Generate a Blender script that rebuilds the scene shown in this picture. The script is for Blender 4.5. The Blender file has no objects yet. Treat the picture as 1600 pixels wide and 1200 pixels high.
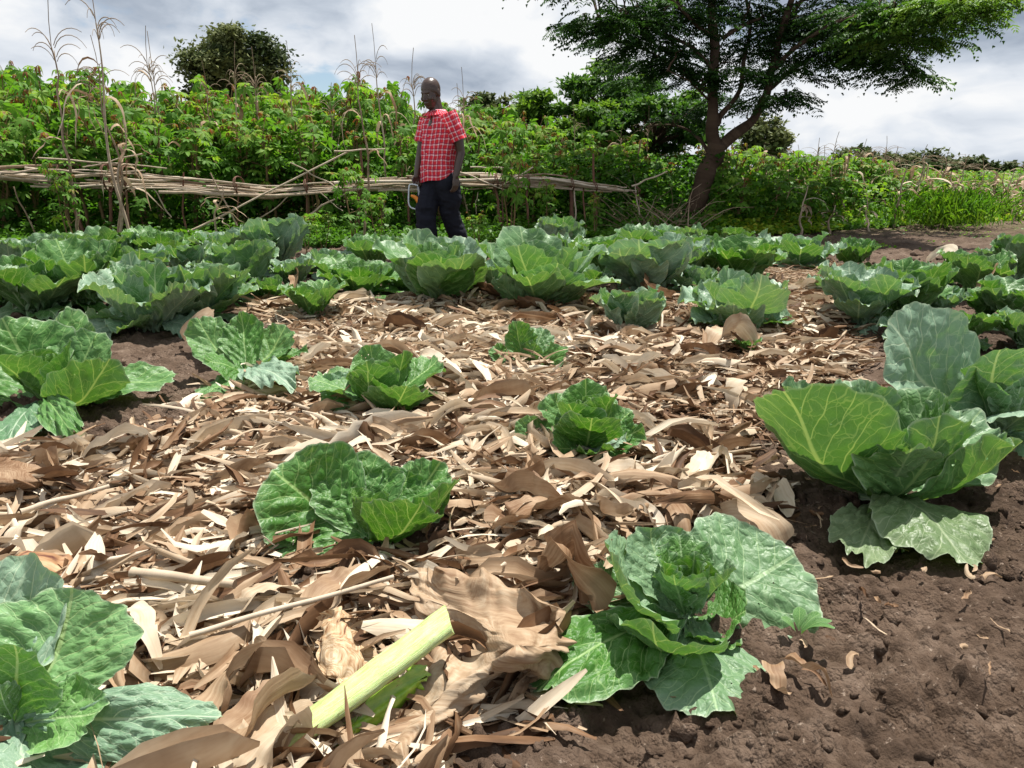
import bpy, math, random
import numpy as np
from mathutils import Vector, Matrix
R = math.radians
scene = bpy.context.scene
COL = scene.collection
rng = np.random.default_rng(11)
random.seed(5)

# ------------------------------------------------------------------ camera
CAMH = 0.68; FPX = 1142.0; PITCH = math.atan(315/FPX)
cam = bpy.data.cameras.new('camera'); camo = bpy.data.objects.new('camera', cam); COL.objects.link(camo)
camo.location = (0, 0, CAMH); camo.rotation_euler = (math.pi/2 - PITCH, 0, 0)
cam.sensor_width = 36; cam.lens = FPX/1600*36; cam.clip_start = 0.05; cam.clip_end = 3000
scene.camera = camo
def ray(px, py):
    x = (px-800)/FPX; y = -(py-600)/FPX
    c, s = math.cos(PITCH), math.sin(PITCH)
    return np.array([x, c + y*s, -s + y*c])
def G(px, py, z=0.0):            # point of the level z under a pixel
    d = ray(px, py); t = (z-CAMH)/d[2]
    return np.array([d[0]*t, d[1]*t, z])
def Y(px, py, y):                # point on the pixel's ray at world depth y
    d = ray(px, py); t = y/d[1]
    return np.array([d[0]*t, y, CAMH + d[2]*t])

# ------------------------------------------------------------------ light
SUN_EL, SUN_AZ = 69.0, 38.0      # azimuth clockwise from +Y (towards +X)
se, sa = R(SUN_EL), R(SUN_AZ)
sdir = Vector((math.sin(sa)*math.cos(se), math.cos(sa)*math.cos(se), math.sin(se)))
sl = bpy.data.lights.new('sun', 'SUN'); sl.energy = 5.0; sl.angle = R(0.5); sl.color = (1.0, 0.955, 0.88)
so = bpy.data.objects.new('sun', sl); COL.objects.link(so)
so.rotation_euler = sdir.to_track_quat('Z', 'Y').to_euler(); so.location = (0, 0, 30)

class NT:
    def __init__(s, nt): s.nt = nt; nt.nodes.clear()
    def n(s, t, **kw):
        nd = s.nt.nodes.new('ShaderNode'+t)
        for k, v in kw.items():
            if k == 'i':
                for kk, vv in v.items(): s.set(nd.inputs[kk], vv)
            else: setattr(nd, k, v)
        return nd
    def set(s, sock, v):
        if hasattr(v, 'default_value') or hasattr(v, 'is_linked'): s.nt.links.new(v, sock)
        else: sock.default_value = v
    def m(s, op, a, b=0.0, c=0.0, clamp=False):
        nd = s.nt.nodes.new('ShaderNodeMath'); nd.operation = op; nd.use_clamp = clamp
        for k, v in enumerate((a, b, c)): s.set(nd.inputs[k], v)
        return nd.outputs[0]
    def mix(s, f, a, b, mode='MIX'):
        nd = s.nt.nodes.new('ShaderNodeMix'); nd.data_type = 'RGBA'; nd.blend_type = mode
        s.set(nd.inputs[0], f); s.set(nd.inputs[6], a if not isinstance(a, tuple) else a+(1,)*(4-len(a)))
        s.set(nd.inputs[7], b if not isinstance(b, tuple) else b+(1,)*(4-len(b)))
        return nd.outputs[2]
    def ramp(s, f, stops, interp='LINEAR'):
        nd = s.nt.nodes.new('ShaderNodeValToRGB'); cr = nd.color_ramp; cr.interpolation = interp
        while len(cr.elements) < len(stops): cr.elements.new(0.5)
        for e, (p, c) in zip(cr.elements, stops):
            e.position = p; e.color = (c if isinstance(c, tuple) else (c, c, c)) + (1,)*(1 if not isinstance(c, tuple) or len(c) == 3 else 0)
        s.set(nd.inputs[0], f); return nd.outputs[0]
    def noise(s, vec, scale, detail=3.0, rough=0.5, dist=0.0, out=0, norm=True):
        nd = s.nt.nodes.new('ShaderNodeTexNoise'); nd.normalize = norm
        if vec is not None: s.set(nd.inputs['Vector'], vec)
        for k, v in (('Scale', scale), ('Detail', detail), ('Roughness', rough), ('Distortion', dist)): s.set(nd.inputs[k], v)
        return nd.outputs[out]
    def mapr(s, v, a, b, c=0.0, d=1.0, smooth=True):
        nd = s.nt.nodes.new('ShaderNodeMapRange'); nd.interpolation_type = 'SMOOTHSTEP' if smooth else 'LINEAR'
        for k, x in enumerate((v, a, b, c, d)): s.set(nd.inputs[k], x)
        return nd.outputs[0]
    def vmul(s, v, vec):
        nd = s.nt.nodes.new('ShaderNodeVectorMath'); nd.operation = 'MULTIPLY'
        s.set(nd.inputs[0], v); s.set(nd.inputs[1], vec); return nd.outputs[0]
    def vadd(s, v, vec):
        nd = s.nt.nodes.new('ShaderNodeVectorMath'); nd.operation = 'ADD'
        s.set(nd.inputs[0], v); s.set(nd.inputs[1], vec); return nd.outputs[0]
    def bump(s, h, strength, dist, normal=None):
        nd = s.nt.nodes.new('ShaderNodeBump'); nd.inputs['Strength'].default_value = strength
        nd.inputs['Distance'].default_value = dist; s.set(nd.inputs['Height'], h)
        if normal is not None: s.set(nd.inputs['Normal'], normal)
        return nd.outputs[0]

w = bpy.data.worlds.new('World'); scene.world = w; w.use_nodes = True
t = NT(w.node_tree)
sky = t.n('TexSky', sky_type='NISHITA', sun_disc=False, sun_elevation=se, sun_rotation=sa, air_density=1.0, dust_density=0.6)
tc = t.n('TexCoord').outputs['Generated']
sx = t.n('SeparateXYZ', i={0: tc})
zz = t.m('MAXIMUM', sx.outputs[2], 0.0)
den = t.m('ADD', zz, 0.30)
pu = t.m('DIVIDE', sx.outputs[0], den); pv = t.m('DIVIDE', sx.outputs[1], den)
cv = t.vmul(tc, (3.1, 3.1, 6.6))                  # puffs a little wider than high
warp = t.vadd(cv, t.vmul(t.noise(cv, 1.7, 3, 0.5, out=1), (0.55, 0.55, 0.3)))
nA = t.noise(warp, 1.0, 8, 0.56); nB = t.noise(t.vadd(warp, (0, 0, 0.34)), 1.0, 5, 0.5)
n2 = t.noise(t.vadd(cv, (5.3, 1.7, 2.0)), 0.55, 3, 0.5)
az_ = t.m('DIVIDE', sx.outputs[0], t.m('ADD', t.m('ABSOLUTE', sx.outputs[1]), 0.2))
right = t.mapr(az_, 0.15, 0.6)                    # the heavier cloud bank stands to the right
cover = t.m('MAXIMUM', t.mapr(t.m('ADD', nA, t.m('MULTIPLY', right, 0.12)), 0.36, 0.44), t.m('SUBTRACT', 1.0, t.mapr(sx.outputs[2], 0.0, 0.05)))
shade = t.m('ADD', 0.50, t.m('ADD', t.m('MULTIPLY', t.m('SUBTRACT', nB, nA), 0.75), t.m('MULTIPLY', t.m('SUBTRACT', n2, 0.5), 0.45)))
zb = t.m('MULTIPLY', right, t.m('MULTIPLY', t.mapr(sx.outputs[2], 0.09, 0.17), 0.11))
shade = t.m('ADD', shade, zb)
ccol = t.ramp(shade, [(0.44, (0.55, 0.555, 0.56)), (0.50, (0.45, 0.475, 0.51)), (0.57, (0.33, 0.365, 0.415)), (0.67, (0.17, 0.205, 0.26))])
b1 = t.n('Background', i={0: sky.outputs[0], 1: 0.07})
b2 = t.n('Background', i={0: ccol, 1: 1.0})
mx = t.n('MixShader', i={0: cover, 1: b1.outputs[0], 2: b2.outputs[0]})
t.n('OutputWorld', i={0: mx.outputs[0]})
scene.view_settings.view_transform = 'Standard'; scene.view_settings.look = 'None'
scene.view_settings.exposure = 0.8; scene.view_settings.gamma = 1.0
scene.render.engine = 'CYCLES'
scene.cycles.max_bounces = 6; scene.cycles.transparent_max_bounces = 8

# ------------------------------------------------------------------ helpers
def _h(ix, iy, iz, seed):
    n = (ix*374761393 + iy*668265263 + iz*1274126177 + seed*974711) & 0x7fffffff
    n = ((n ^ (n >> 13))*1274126177) & 0x7fffffff
    n = ((n ^ (n >> 15))*2246822519) & 0x7fffffff
    return ((n ^ (n >> 16)) & 0xffff)/32767.5 - 1
def vn(x, y, z=0.0, seed=0):                     # value noise, -1..1
    x = np.asarray(x, float); y = np.asarray(y, float); z = np.asarray(z, float)+0*x
    ix, iy, iz = np.floor(x).astype(np.int64), np.floor(y).astype(np.int64), np.floor(z).astype(np.int64)
    fx, fy, fz = x-ix, y-iy, z-iz
    fx, fy, fz = [f*f*f*(f*(f*6-15)+10) for f in (fx, fy, fz)]
    r = 0
    for a in (0, 1):
        for b in (0, 1):
            for c in (0, 1):
                r = r + _h(ix+a, iy+b, iz+c, seed)*(fx if a else 1-fx)*(fy if b else 1-fy)*(fz if c else 1-fz)
    return r
def fbm(x, y, z=0.0, oct=4, seed=0, gain=0.5):
    r = 0; a = 1; f = 1
    for k in range(oct):
        r = r + a*vn(np.asarray(x)*f+k*17.3, np.asarray(y)*f-k*9.1, np.asarray(z)*f, seed+k); a *= gain; f *= 2.03
    return r
def sstep(a, b, x):
    t = np.clip((np.asarray(x, float)-a)/(b-a), 0, 1); return t*t*(3-2*t)
def H(x, y):                                     # gentle lie of the land
    return 0.028*vn(np.asarray(x)*1.4+3, np.asarray(y)*1.4, 0, 3) + 0.012*vn(np.asarray(x)*3.7, np.asarray(y)*3.7+5, 0, 4)
def GH(px, py, dz=0.0):                          # ground point under a pixel, on the relief
    p = G(px, py, 0.0)
    for _ in range(3): p = G(px, py, float(H(p[0], p[1])) + dz)
    return p

class MB:
    def __init__(s): s.V = []; s.F = []; s.n = 0; s.A = {}
    def add(s, v, f, **at):
        v = np.asarray(v, float).reshape(-1, 3); f = np.asarray(f, int)
        s.V.append(v); s.F.append(f + s.n)
        for k, a in at.items():
            s.A.setdefault(k, []).append((s.n, np.asarray(a, float)))
        s.n += len(v)
    def tube(s, pts, rad, seg=6, cap=True, **at):
        P = np.asarray(pts, float); n = len(P); rad = np.broadcast_to(np.asarray(rad, float), (n,))
        T = np.gradient(P, axis=0); T /= np.linalg.norm(T, axis=1)[:, None]+1e-12
        ref = np.eye(3)[int(np.argmin(np.abs(T).max(0)))]
        U = np.cross(T, ref); U /= np.linalg.norm(U, axis=1)[:, None]+1e-9
        W = np.cross(T, U)
        a = np.arange(seg)/seg*2*np.pi
        ring = P[:, None]+rad[:, None, None]*(U[:, None]*np.cos(a)[None, :, None]+W[:, None]*np.sin(a)[None, :, None])
        v = ring.reshape(-1, 3)
        i = np.arange(n-1)[:, None]*seg; j = np.arange(seg)[None]; j2 = (j+1) % seg
        f = np.stack([i+j, i+j2, i+seg+j2, i+seg+j], -1).reshape(-1, 4)
        s.add(v, f, **{k: (np.repeat(np.asarray(a_, float), seg, 0) if np.ndim(a_) and len(a_) == n else np.full(len(v), a_)) for k, a_ in at.items()})
        if cap:
            for e in (0, n-1):
                s.add(np.vstack([ring[e], P[e:e+1]]), [[k, (k+1) % seg, seg] for k in range(seg)])
    def build(s, name, mat, parent=None, smooth=True):
        me = bpy.data.meshes.new(name)
        V = np.concatenate(s.V); me.vertices.add(len(V)); me.vertices.foreach_set('co', V.ravel())
        li = np.concatenate([f.ravel() for f in s.F]); sz = np.concatenate([np.full(len(f), f.shape[1]) for f in s.F])
        me.loops.add(len(li)); me.loops.foreach_set('vertex_index', li.astype(np.int32))
        me.polygons.add(len(sz)); st = np.concatenate([[0], np.cumsum(sz)[:-1]])
        me.polygons.foreach_set('loop_start', st.astype(np.int32)); me.polygons.foreach_set('loop_total', sz.astype(np.int32))
        if smooth: me.polygons.foreach_set('use_smooth', np.ones(len(sz), bool))
        for k, lst in s.A.items():
            d = 3 if lst[0][1].ndim == 2 else 1
            arr = np.zeros((len(V), d))
            for o, a in lst: arr[o:o+len(a)] = a.reshape(len(a), d)
            at = me.attributes.new(k, 'FLOAT_VECTOR' if d == 3 else 'FLOAT', 'POINT')
            at.data.foreach_set('vector' if d == 3 else 'value', arr.astype(np.float32).ravel())
        me.update(calc_edges=True)
        if mat: me.materials.append(mat)
        o = bpy.data.objects.new(name, me); COL.objects.link(o)
        if parent: o.parent = parent
        return o
def tag(o, label=None, cat=None, group=None, kind=None):
    for k, v in (('label', label), ('category', cat), ('group', group), ('kind', kind)):
        if v: o[k] = v
    return o
def empty(name, loc=(0, 0, 0), rz=0.0, sc=1.0):
    o = bpy.data.objects.new(name, None); COL.objects.link(o); o.location = tuple(loc); o.rotation_euler = (0, 0, rz); o.scale = (sc,)*3
    o.empty_display_size = 0.1; return o
def copy_tree(src, loc, rz, sc, kids):
    r = src.copy(); COL.objects.link(r); r.location = tuple(loc); r.rotation_euler = (0, 0, rz)
    r.scale = sc if isinstance(sc, tuple) else (sc,)*3
    for ch in kids:
        c = ch.copy(); COL.objects.link(c); c.parent = r
    return r
def quadgrid(nu, nv):
    i = np.arange(nu-1)[:, None]*nv; j = np.arange(nv-1)[None]
    return np.stack([i+j, i+nv+j, i+nv+j+1, i+j+1], -1).reshape(-1, 4)
def mat(name):
    m = bpy.data.materials.new(name); m.use_nodes = True; return m, NT(m.node_tree)
def finish(t, shader, disp=None):
    o = t.n('OutputMaterial', i={0: shader})

# ------------------------------------------------------------------ materials
def leafy(t, col, rough=0.45, trans=0.35, tcol=None, normal=None, spec=0.4):
    p = t.n('BsdfPrincipled', i={'Base Color': col, 'Roughness': rough, 'Specular IOR Level': spec*0.7})
    tr = t.n('BsdfTranslucent', i={0: tcol if tcol is not None else col})
    if normal is not None: t.set(p.inputs['Normal'], normal)
    return t.n('MixShader', i={0: trans, 1: p.outputs[0], 2: tr.outputs[0]}).outputs[0]

def cabbage_mat(name, bright, glauc, vein, glaf=0.5, holes=0.0):
    m, t = mat(name)
    lv = t.n('Attribute', attribute_name='lv').outputs['Vector']
    s = t.n('SeparateXYZ', i={0: lv}); X, Yy = s.outputs[0], s.outputs[1]
    rnd = t.n('ObjectInfo').outputs['Random']
    off = t.n('CombineXYZ', i={2: t.m('MULTIPLY', rnd, 37.0)}).outputs[0]
    lo = t.vadd(lv, off)
    ax = t.m('ABSOLUTE', X); side = t.m('MULTIPLY', t.m('LESS_THAN', X, 0.0), 0.43)
    q = t.m('SUBTRACT', Yy, t.m('MULTIPLY', t.m('POWER', ax, 0.9), 0.95))
    q = t.m('ADD', q, t.m('MULTIPLY', t.m('SUBTRACT', t.noise(lo, 2.2, 2), 0.5), 0.32))
    P = t.m('ADD', t.m('MULTIPLY', q, 3.1), t.m('ADD', side, 10.0))
    d = t.m('ABSOLUTE', t.m('SUBTRACT', t.m('FRACT', P), 0.5))
    wv = t.m('MULTIPLY_ADD', t.m('SUBTRACT', 1.0, ax, clamp=True), 0.030, 0.020)
    sec = t.m('SUBTRACT', 1.0, t.mapr(d, t.m('MULTIPLY', wv, 0.35), wv))
    mid = t.m('SUBTRACT', 1.0, t.mapr(ax, 0.012, t.m('MULTIPLY_ADD', t.m('SUBTRACT', 0.9, Yy), 0.030, 0.022)))
    vo = t.n('TexVoronoi', feature='DISTANCE_TO_EDGE', i={'Vector': t.vadd(lo, t.vmul(t.noise(lo, 6, 2, out=1), (0.16, 0.16, 0.0))), 'Scale': 7.0, 'Randomness': 1.0})
    ter = t.m('SUBTRACT', 1.0, t.mapr(vo.outputs[0], 0.012, 0.045))
    vo2 = t.n('TexVoronoi', feature='DISTANCE_TO_EDGE', i={'Vector': lo, 'Scale': 19.0})
    fin = t.m('SUBTRACT', 1.0, t.mapr(vo2.outputs[0], 0.01, 0.09))
    P2 = t.m('ADD', t.m('MULTIPLY', t.m('SUBTRACT', t.m('MULTIPLY', Yy, 1.05), t.m('MULTIPLY', ax, 0.35)), 4.7), t.m('MULTIPLY', t.noise(lo, 3.1, 2), 1.6))
    d2 = t.m('ABSOLUTE', t.m('SUBTRACT', t.m('FRACT', t.m('ADD', P2, 20.0)), 0.5))
    br = t.m('MULTIPLY', t.m('SUBTRACT', 1.0, t.mapr(d2, 0.02, 0.055)), t.mapr(ax, 0.22, 0.4))
    sec = t.m('MAXIMUM', sec, t.m('MULTIPLY', br, 0.6))
    big = t.m('MAXIMUM', mid, t.m('MULTIPLY', sec, 0.9))
    vm = t.m('MAXIMUM', big, t.m('MULTIPLY', t.m('MULTIPLY', ter, 0.42), t.mapr(t.noise(lo, 4.0, 2), 0.35, 0.6)))
    nz = t.noise(lo, 3.0, 5, 0.6)
    gl = t.m('MULTIPLY', t.mapr(t.m('ADD', t.m('MULTIPLY', nz, 0.45), t.m('MULTIPLY', rnd, 0.5)), 0.15, 0.75), glaf, clamp=True)
    inner = t.n('Attribute', attribute_name='young').outputs['Fac']
    base = t.mix(gl, bright, glauc)
    base = t.mix(t.m('MULTIPLY', inner, 0.75), base, (0.17, 0.34, 0.045))
    edge = t.mapr(t.m('ADD', t.m('MULTIPLY', X, X), t.m('MULTIPLY', Yy, Yy)), 0.55, 1.0)
    base = t.mix(t.m('MULTIPLY', edge, 0.6), base, glauc)  # edges paler: waxy bloom plus sun glints put into the colour
    base = t.mix(t.m('MULTIPLY', fin, 0.12), base, vein)
    base = t.mix(t.m('MULTIPLY', vm, 0.8), base, vein)
    rim = t.mapr(t.m('ADD', t.m('MULTIPLY', X, X), t.m('MULTIPLY', Yy, Yy)), 0.93, 0.99)
    base = t.mix(t.m('MULTIPLY', rim, 0.6), base, (0.42, 0.50, 0.34))  # highlight along the leaf margin, painted as a pale rim
    sp = t.mapr(t.noise(lo, 15, 4, 0.7), 0.70, 0.76)         # chewed and browned specks
    base = t.mix(t.m('MULTIPLY', sp, 0.55), base, (0.22, 0.19, 0.08))
    h = t.m('ADD', t.m('MULTIPLY_ADD', t.mapr(vo.outputs[0], 0.0, 0.30), 0.9, t.m('MULTIPLY', vm, -0.4)), t.m('ADD', t.m('MULTIPLY', t.noise(lo, 9, 4, 0.6), 0.8), t.m('MULTIPLY', fin, -0.12)))
    nb = t.bump(h, 0.40, 0.003)
    tcol = t.mix(t.m('MULTIPLY', vm, 0.8), t.mix(gl, (0.085, 0.24, 0.010), (0.15, 0.30, 0.05)), (0.45, 0.58, 0.11))
    sh = leafy(t, base, t.m('MULTIPLY_ADD', nz, 0.25, 0.30), 0.27, tcol, nb, 0.45)
    # insect holes
    hn = t.n('TexVoronoi', i={'Vector': t.vadd(lo, (3.3, 1.1, 0)), 'Scale': 5.0})
    hw = t.m('MULTIPLY', t.m('LESS_THAN', t.m('ADD', hn.outputs['Distance'], t.m('MULTIPLY', t.noise(lo, 30, 2), 0.10)), t.m('MULTIPLY_ADD', rnd, 0.05, 0.088)), t.m('GREATER_THAN', rnd, 0.45))
    hw = t.m('MULTIPLY', hw, t.m('SUBTRACT', 1.0, big))
    tp = t.n('BsdfTransparent')
    fin_ = t.n('MixShader', i={0: t.m('MULTIPLY', hw, holes), 1: sh, 2: tp.outputs[0]}).outputs[0]
    finish(t, fin_); return m
M_CAB = cabbage_mat('cabbage_leaf', (0.060, 0.165, 0.030), (0.21, 0.33, 0.205), (0.33, 0.47, 0.25), 0.72, 1.0)
M_CABG = cabbage_mat('cabbage_leaf_green', (0.052, 0.165, 0.020), (0.13, 0.26, 0.10), (0.30, 0.46, 0.17), 0.6, 1.0)
M_CABB = cabbage_mat('cabbage_leaf_waxy', (0.08, 0.19, 0.08), (0.25, 0.37, 0.265), (0.46, 0.57, 0.41), 0.95, 0.0)
M_CABL = cabbage_mat('cabbage_leaf_light', (0.10, 0.26, 0.045), (0.20, 0.36, 0.17), (0.36, 0.50, 0.24), 0.7, 0.0)
M_OLD = cabbage_mat('cabbage_leaf_old', (0.10, 0.17, 0.06), (0.21, 0.28, 0.15), (0.31, 0.38, 0.22), 0.9, 1.0)

def tinted(name, stops, rough=0.8, trans=0.0, streak=(3, 40, 1), bumpd=0.002, spec=0.25, sscale=1.0, stain=0.5, tmul=None, streak_amt=0.6):
    m, t = mat(name)
    ti = t.n('Attribute', attribute_name='tint').outputs['Fac']
    lv = t.n('Attribute', attribute_name='lv').outputs['Vector']
    rnd = t.n('ObjectInfo').outputs['Random']
    lo = t.vadd(lv, t.n('CombineXYZ', i={2: t.m('MULTIPLY_ADD', rnd, 31.0, t.m('MULTIPLY', ti, 57.0))}).outputs[0])
    st = t.noise(t.vmul(lo, streak), sscale, 4, 0.6)
    bl = t.noise(lo, 2.5, 4, 0.6)
    f = t.m('ADD', ti, t.m('MULTIPLY', t.m('SUBTRACT', st, 0.5), streak_amt))
    f = t.m('ADD', f, t.m('MULTIPLY', t.m('SUBTRACT', bl, 0.5), stain))
    col = t.ramp(f, stops)
    nb = t.bump(t.m('ADD', st, t.m('MULTIPLY', bl, 0.4)), 0.8, bumpd)
    if trans:
        sh = leafy(t, col, rough, trans, tmul and t.mix(1.0, col, tmul, 'MULTIPLY') or col, nb, spec)
    else:
        sh = t.n('BsdfPrincipled', i={'Base Color': col, 'Roughness': rough, 'Specular IOR Level': spec, 'Normal': nb}).outputs[0]
    finish(t, sh); return m
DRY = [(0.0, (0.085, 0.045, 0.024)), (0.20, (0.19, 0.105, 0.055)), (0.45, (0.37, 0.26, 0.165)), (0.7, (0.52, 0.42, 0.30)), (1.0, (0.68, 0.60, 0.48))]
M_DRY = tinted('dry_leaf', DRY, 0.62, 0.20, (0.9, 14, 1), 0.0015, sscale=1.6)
M_STAIN = tinted('stained_dry_leaf', [(0.0, (0.05, 0.014, 0.014)), (0.3, (0.12, 0.045, 0.03)), (0.42, (0.33, 0.18, 0.09)), (0.7, (0.52, 0.38, 0.23)), (1.0, (0.64, 0.53, 0.38))], 0.6, 0.15, (0.9, 9, 1), 0.0012, sscale=1.6, stain=1.9, streak_amt=0.4)
M_DRYBIG = tinted('dry_sheet', DRY, 0.6, 0.18, (0.9, 13, 1), 0.0012, sscale=2.2, stain=0.7, streak_amt=0.45)
M_STICK = tinted('bare_stick', [(0, (0.09, 0.06, 0.04)), (0.4, (0.24, 0.17, 0.11)), (0.75, (0.42, 0.34, 0.25)), (1, (0.55, 0.47, 0.37))], 0.85, 0, (1, 1, 1), 0.002, sscale=12)
M_POST = tinted('post_wood', [(0, (0.07, 0.035, 0.025)), (0.5, (0.17, 0.085, 0.055)), (1, (0.30, 0.20, 0.13))], 0.85, 0, (1, 1, 1), 0.002, sscale=12)
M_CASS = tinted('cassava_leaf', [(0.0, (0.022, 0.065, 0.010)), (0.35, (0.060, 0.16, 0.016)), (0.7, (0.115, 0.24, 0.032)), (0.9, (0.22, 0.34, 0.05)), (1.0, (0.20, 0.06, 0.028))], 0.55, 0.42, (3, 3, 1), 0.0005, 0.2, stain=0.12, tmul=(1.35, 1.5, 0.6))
M_STEM = tinted('cassava_stem', [(0, (0.10, 0.06, 0.03)), (1, (0.24, 0.17, 0.08))], 0.7, 0, (1, 1, 1), 0.001, sscale=9)
M_WEED = tinted('weed_leaf', [(0.0, (0.035, 0.09, 0.014)), (0.5, (0.09, 0.22, 0.02)), (0.85, (0.24, 0.36, 0.03)), (1.0, (0.36, 0.36, 0.04))], 0.5, 0.35, (3, 3, 1), 0.0005, 0.3, stain=0.15, tmul=(1.4, 1.5, 0.7))
M_ACAC = tinted('acacia_leaf', [(0.0, (0.018, 0.045, 0.014)), (0.5, (0.040, 0.10, 0.024)), (0.85, (0.09, 0.18, 0.025)), (1.0, (0.15, 0.25, 0.035))], 0.6, 0.32, (3, 3, 1), 0.0005, 0.3, stain=0.1, tmul=(1.5, 1.6, 0.7))
M_BUSH = tinted('tree_leaf', [(0.0, (0.020, 0.035, 0.013)), (0.5, (0.060, 0.090, 0.028)), (1.0, (0.14, 0.16, 0.055))], 0.6, 0.25, (3, 3, 1), 0.0005, 0.3, stain=0.1)
M_BARK = tinted('acacia_bark', [(0, (0.03, 0.02, 0.015)), (0.5, (0.075, 0.05, 0.035)), (1, (0.16, 0.115, 0.08))], 0.95, 0, (1, 1, 0.30), 0.06, sscale=14, spec=0.1, streak_amt=1.2)

m, t = mat('soil')
g = t.n('NewGeometry'); pos = g.outputs['Position']
sp = t.n('SeparateXYZ', i={0: pos})
a = t.noise(pos, 1.1, 5, 0.6); b = t.noise(pos, 14, 6, 0.65); c = t.noise(pos, 90, 4, 0.6)
col = t.ramp(t.m('ADD', t.m('MULTIPLY', a, 0.5), t.m('MULTIPLY', b, 0.5)), [(0.36, (0.042, 0.027, 0.018)), (0.5, (0.094, 0.063, 0.044)), (0.64, (0.175, 0.126, 0.094))])
col = t.mix(t.mapr(c, 0.62, 0.72), col, (0.26, 0.20, 0.155))
grn = t.m('MULTIPLY', t.mapr(t.noise(pos, 2.0, 5, 0.7), 0.42, 0.6), t.mapr(sp.outputs[1], 8.0, 12.0))
far = t.mapr(sp.outputs[1], 22.0, 30.0)
col = t.mix(t.m('MULTIPLY', grn, 0.25), col, (0.10, 0.13, 0.03))
col = t.mix(far, col, (0.07, 0.12, 0.02))
v1 = t.n('TexVoronoi', i={'Vector': t.vadd(pos, t.vmul(t.noise(pos, 60, 3, out=1), (0.012, 0.012, 0.012))), 'Scale': 70.0}); v2 = t.n('TexVoronoi', i={'Vector': pos, 'Scale': 210.0})
vb = t.m('ADD', t.m('MULTIPLY', v1.outputs['Distance'], -0.9), t.m('MULTIPLY', v2.outputs['Distance'], -0.35))
hb = t.m('ADD', t.m('MULTIPLY', vb, t.mapr(t.noise(pos, 7, 4, 0.6), 0.35, 0.6)), t.m('ADD', t.m('MULTIPLY', t.noise(pos, 45, 8, 0.7), 1.0), t.m('MULTIPLY', t.noise(pos, 160, 4, 0.7), 0.35)))
p = t.n('BsdfPrincipled', i={'Base Color': col, 'Roughness': 0.95, 'Specular IOR Level': 0.15, 'Normal': t.bump(hb, 0.9, 0.012)})
finish(t, p.outputs[0]); M_SOIL = m

# ------------------------------------------------------------------ ground
ys = [-3.0]
while ys[-1] < 900:
    y = ys[-1]
    if y < 0.6: st = 0.05
    elif y < 2.3: st = 0.0068
    else: st = 0.0068*(y/2.3)**1.75
    ys.append(y+min(st, 25))
ys = np.array(ys); us = np.linspace(-1, 1, 560)
us = np.sign(us)*np.abs(us)**1.0
YY, UU = np.meshgrid(ys, us, indexing='ij')
XX = UU*(1.0+0.95*np.maximum(YY, 0)) + (0.28*(1-UU**2))
Z = H(XX, YY)
det = np.clip(9.0/(np.maximum(YY, 0)+3), 0, 1.6)
rough = 0.55+0.45*sstep(-0.4, 0.5, vn(XX*2.1, YY*2.1, 0, 21))
Z = Z + rough*(0.026*fbm(XX*6, YY*6, 0, 3, 9) + 0.024*(np.abs(fbm(XX*15, YY*15, 0, 3, 12))-0.4) + 0.009*np.abs(fbm(XX*46, YY*46, 0, 2, 15))*det + 0.0045*vn(XX*100, YY*100, 0, 19)*det)
Z = np.where(YY > 60, Z-(YY-60)*0.0, Z)
mb = MB(); mb.add(np.stack([XX, YY, Z], -1), quadgrid(len(ys), len(us))[:, ::-1])
tag(mb.build('ground', M_SOIL), kind='structure')

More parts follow.
